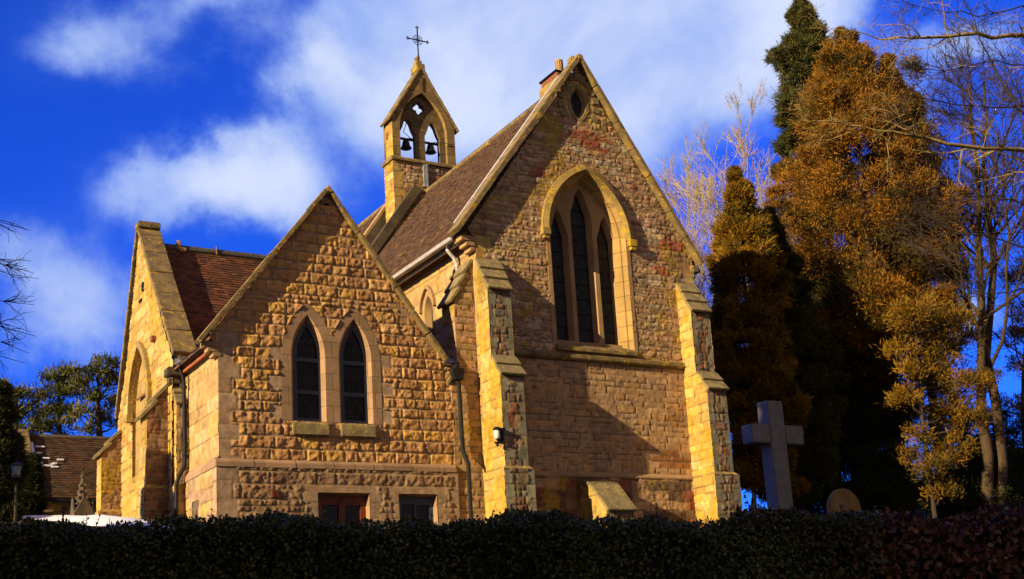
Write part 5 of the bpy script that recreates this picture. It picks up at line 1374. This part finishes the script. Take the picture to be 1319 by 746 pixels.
# bare trees behind
def bare(label, px, Y, top, seed, mat, lean=0., stems=1, L=.0, r=.12, depth=4, spread=.42, up=.32, group=None, name='bare_tree', nch=(4, 7), ratio=.52, rmin=.006, cat='bare tree'):
    rng = np.random.RandomState(seed); b0 = base_px(px, Y); root = tag(empty(name, b0), label, cat, group); w = Wood()
    for s in range(stems):
        tp_ = at(px + lean + (s - (stems - 1) / 2) * 26 + rng.uniform(-4, 4), top + rng.uniform(0, 30), Y + rng.uniform(-.4, .4)); p0 = np.array(b0) + np.array(((s - (stems - 1) / 2) * .35, rng.uniform(-.15, .15), -.2)); p1 = np.array(tp_)
        pts = []; dirs = []
        for t in np.linspace(0, 1, 12): pts.append(p0 + (p1 - p0) * t + rng.randn(3) * .06 * np.linalg.norm(p1 - p0) / 12 * (1 if 0 < t < 1 else 0))
        w.path(pts, r, rmin * 1.5); H = np.linalg.norm(p1 - p0)
        for k in range(rng.randint(16, 22)):
            f = rng.uniform(.32, .98); i = min(10, int(f * 11)); q = pts[i] + (pts[i + 1] - pts[i]) * (f * 11 - i)
            a = rng.uniform(0, 2 * math.pi); d = np.array((math.cos(a) * .75, math.sin(a) * .75, rng.uniform(.5, 1.1)))
            grow(w, rng, q, d, H * .27 * (1.12 - f) * rng.uniform(.8, 1.3) + .5, r * .38 * (1.15 - f), depth - 2, up, spread, nch, ratio, .12, rmin)
    w.build(root, mat, .028)
    return root
BT = 'bare birches behind the church'
for px, top, lean, sd, lb in ((868, 262, -6, 541, 'lowest bare birch, close against the roof edge of the chancel'), (902, 196, -14, 542, 'pale bare birch leaning left, right of the gable'), (926, 168, 8, 543, 'bare birch just left of the small golden conifer'), (958, 150, 2, 544, 'tallest pale bare birch, rising over the small golden conifer'), (996, 196, 6, 545, 'bare birch squeezed between the small and the huge golden conifers')):
    bare(lb, px, 33 + (sd % 3), top, sd, 'bark_pale', lean, group=BT, name='bare_birch', r=.10, rmin=.0068, nch=(6, 11), up=.42, spread=.42)
bare('big bare twin-stemmed tree at the right', 1268, 24.5, 40, 551, 'bark', -12, 2, r=.21, spread=.5, up=.2, rmin=.0065, nch=(7, 12))
bare('thin bare tree standing far behind the twin-stemmed one', 1212, 33, 150, 552, 'bark', 4, 1, r=.09, rmin=.007)
bare('bare tree at the right edge, behind the overhanging branches', 1312, 30, 90, 553, 'bark', 0, 1, r=.12, rmin=.007)
# background scrub that closes the view low on the right
# tree whose trunk stands outside the frame at the right: its long boughs reach in
def polypts(Y, rows): return [np.array(at(px, py, Y + dy)) for px, py, dy in rows]
rng = np.random.RandomState(561); b0 = np.array((17.6, 10.6, gz(17.6, 10.6)))
root = tag(empty('overhanging_tree', tuple(b0)), 'bare tree outside the right edge whose long branches reach across the sky', 'bare tree'); w = Wood()
tr_ = [b0 + np.array((0, 0, -.2)), b0 + np.array((.05, .1, 2.5)), b0 + np.array((-.1, .0, 5)), b0 + np.array((.1, -.1, 8)), b0 + np.array((0, .1, 11))]
w.path(tr_, .26, .10)
wd_ = Wood()
MAIN = [(10, .042, 5.4, [(1319, 46, 0), (1258, 45, 0), (1205, 48, .1), (1159, 52, .1), (1118, 46, .2), (1084, 40, .2)], w),
        (10, .040, 3.9, [(1319, 194, 0), (1243, 190, .1), (1178, 176, .2), (1135, 168, .2), (1093, 162, .3), (1050, 152, .3), (1023, 145, .3)], w),
        (9.6, .026, 5.0, [(1319, 150, 0), (1281, 89, .2), (1253, 28, .3), (1239, -6, .4)], wd_),
        (10.2, .024, 4.2, [(1319, 136, 0), (1253, 140, .1), (1182, 127, .2), (1150, 118, .2)], wd_),
        (9.8, .024, 2.6, [(1319, 316, 0), (1240, 300, .1), (1190, 284, .1), (1150, 280, .2)], wd_),
        (9.9, .022, 3.0, [(1319, 262, 0), (1270, 252, .1), (1215, 258, .2), (1170, 250, .2)], wd_),
        (10.4, .020, 6.0, [(1319, 8, 0), (1260, 20, .1), (1200, 12, .1), (1140, -8, .1)], wd_),
        (10.1, .018, 4.6, [(1319, 84, 0), (1270, 78, .1), (1215, 92, .2), (1165, 86, .2)], wd_),
        (9.7, .018, 2.0, [(1319, 372, 0), (1270, 380, .1), (1215, 368, .2)], wd_)]
for Y, r, tz, rows, ww in MAIN:
    pp = polypts(Y, rows); zt = min(10.5, max(1.5, tz + 1.2)); p0 = np.array([np.interp(zt + b0[2], [q[2] for q in tr_], [q[k] for q in tr_]) for k in (0, 1)] + [zt + b0[2]])
    pp = [p0, (p0 + pp[0]) / 2 + np.array((0, 0, .05))] + pp
    fine = []
    for i in range(len(pp) - 1):
        for t in np.linspace(0, 1, 4)[:-1]: fine.append(pp[i] + (pp[i + 1] - pp[i]) * t + rng.randn(3) * .018)
    fine.append(pp[-1]); ww.path(fine, r, .004)
    n = len(fine)
    for k in range(30):
        i = rng.randint(4, n - 1); d = fine[i + 1 if i + 1 < n else i] - fine[i - 1]; d /= np.linalg.norm(d)
        nd = d + rng.randn(3) * np.array((.4, .4, .6)); f = i / n
        grow(ww, rng, fine[i], nd, (1.25 - f * .75) * rng.uniform(.4, 1.0), max(.004, r * .42 * (1.05 - f)), 2, .05, .55, (2, 5), .55, .2, .0022, 4)
w.build(root, 'bark_lich', .02, 'lichened_twigs', 'lichened_limbs'); wd_.build(root, 'bark_dark', .02, 'dark_twigs', 'dark_limbs')

# left side: pines far behind, dark conifers, a bare tree whose twigs show at the left edge
def pine(label, px, Y, rows, seed, trunk_rows, group=None):
    b0 = base_px(px, Y)
    return bough_tree(label, b0, bl(Y, *rows), seed, PINE, [tuple(b0)] + [tuple(at(a, c, Y)) for a, c in trunk_rows], .16, 'pine', 'pine tree', per=56, L=.20, W=.045, group=group, flat=.6, sub=40)
G = 'pines beyond the outbuilding'
pine('broad pine left of the others, behind the outbuilding roof', 72, 46, [(70, 486, 17, 0), (88, 478, 16, .3), (60, 508, 17, 0), (84, 505, 18, -.3), (66, 532, 16, .2), (90, 530, 15, 0), (74, 553, 18, 0), (52, 545, 14, 0), (100, 492, 12, 0)], 571, [(76, 560), (76, 490)], G)
pine('pine with a bare trunk showing between the outbuilding and the wing', 128, 45, [(122, 478, 18, 0), (140, 470, 14, .3), (110, 494, 14, 0), (140, 496, 17, 0), (118, 514, 16, .2), (147, 520, 14, 0), (104, 532, 13, 0), (132, 538, 14, .2), (150, 545, 10, 0), (112, 553, 12, 0), (154, 484, 12, .3)], 573, [(128, 560), (126, 530), (127, 480)], G)
pine('small pine at the left edge behind the dark yew', 22, 43, [(12, 505, 17, 0), (32, 512, 14, 0), (6, 530, 18, 0), (30, 538, 15, .2), (40, 552, 11, 0), (16, 560, 20, 0), (42, 525, 8, 0), (36, 580, 14, 0)], 575, [(22, 570), (20, 505)], G)
b0 = base_px(-4, 24); conifer('dark yew at the left edge behind the lantern', b0, prof_px(-4, 24, [(680, 26), (620, 26), (580, 22), (550, 15), (525, 8), (505, 3)]), 577, 80, DARK, per=44, size=.3, L=.13, W=.028, trunk=.14, name='yew', cat='yew tree')
b0 = base_px(40, 34); conifer('low dark bush beside the outbuilding gable', b0, prof_px(24, 34, [(680, 13), (640, 14), (612, 10), (596, 3)]), 579, 30, DARK, per=44, size=.3, L=.13, W=.028, trunk=.06, name='shrub', cat='shrub')
rng = np.random.RandomState(581); b0 = np.array((-2.4, 14.2, gz(-2.4, 14.2)))
root = tag(empty('bare_tree', tuple(b0)), 'bare tree outside the left edge, only its drooping twig ends in view', 'bare tree'); w = Wood()
w.path([b0 + np.array((0, 0, -.2)), b0 + np.array((.1, 0, 2)), b0 + np.array((.0, .1, 4.2)), b0 + np.array((.1, .1, 7.5))], .2, .05)
for py0, px1, py1 in ((318, 34, 300), (345, 44, 352), (372, 48, 360), (330, 38, 338), (398, 40, 430), (420, 46, 432), (450, 30, 470), (385, 44, 395), (440, 36, 452)):
    p1 = np.array(at(px1, py1, 14 + rng.uniform(-.5, .5))); p0 = np.array((-2.3, 14.2, at(0, py0, 14).z + rng.uniform(-.3, .7)))
    fine = [p0 + (p1 - p0) * t + np.array((0, 0, .28 * math.sin(math.pi * t))) + rng.randn(3) * .02 for t in np.linspace(0, 1, 14)]; w.path(fine, .03, .003)
    for k in range(22):
        i = rng.randint(5, 13); d = fine[i + 1 if i < 13 else i] - fine[i - 1]; d /= np.linalg.norm(d); grow(w, rng, fine[i], d + rng.randn(3) * .45, rng.uniform(.2, .5) * (1.5 - i / 14), .006, 1, -.02, .5, (2, 5), .6, .2, .0022, 4)
w.build(root, 'bark_dark', .02)
# evergreens outside the left edge of the picture: their shade lies over the hedge, the cross and the snow
for i, (x, y, h, r) in enumerate(((-3.4, 2.2, 9.0, 2.0), (-4.4, 5.0, 11.0, 2.2), (-3.9, 8.2, 12.5, 2.3), (-4.0, 11.6, 12.0, 2.2), (-3.0, 18.4, 5.6, 1.3), (-5.5, -1.0, 9.0, 2.2))):
    z0 = gz(x, y)
    conifer(('evergreen nearest the lane beyond the left end of the hedge', 'second evergreen from the lane, beyond the left end of the hedge', 'third evergreen from the lane, in the row left of the view', 'tallest evergreen of the row left of the view', 'low evergreen left of the lantern', 'evergreen standing by the lane, left of the viewpoint')[i],
            (x, y, z0), [(z0 + .3, r * .9), (z0 + h * .3, r), (z0 + h * .7, r * .75), (z0 + h, .1)], 590 + i, 110, DARK, per=16, size=.6, L=.26, W=.10, group='evergreens left of the view', trunk=.2, name='evergreen', cat='evergreen')
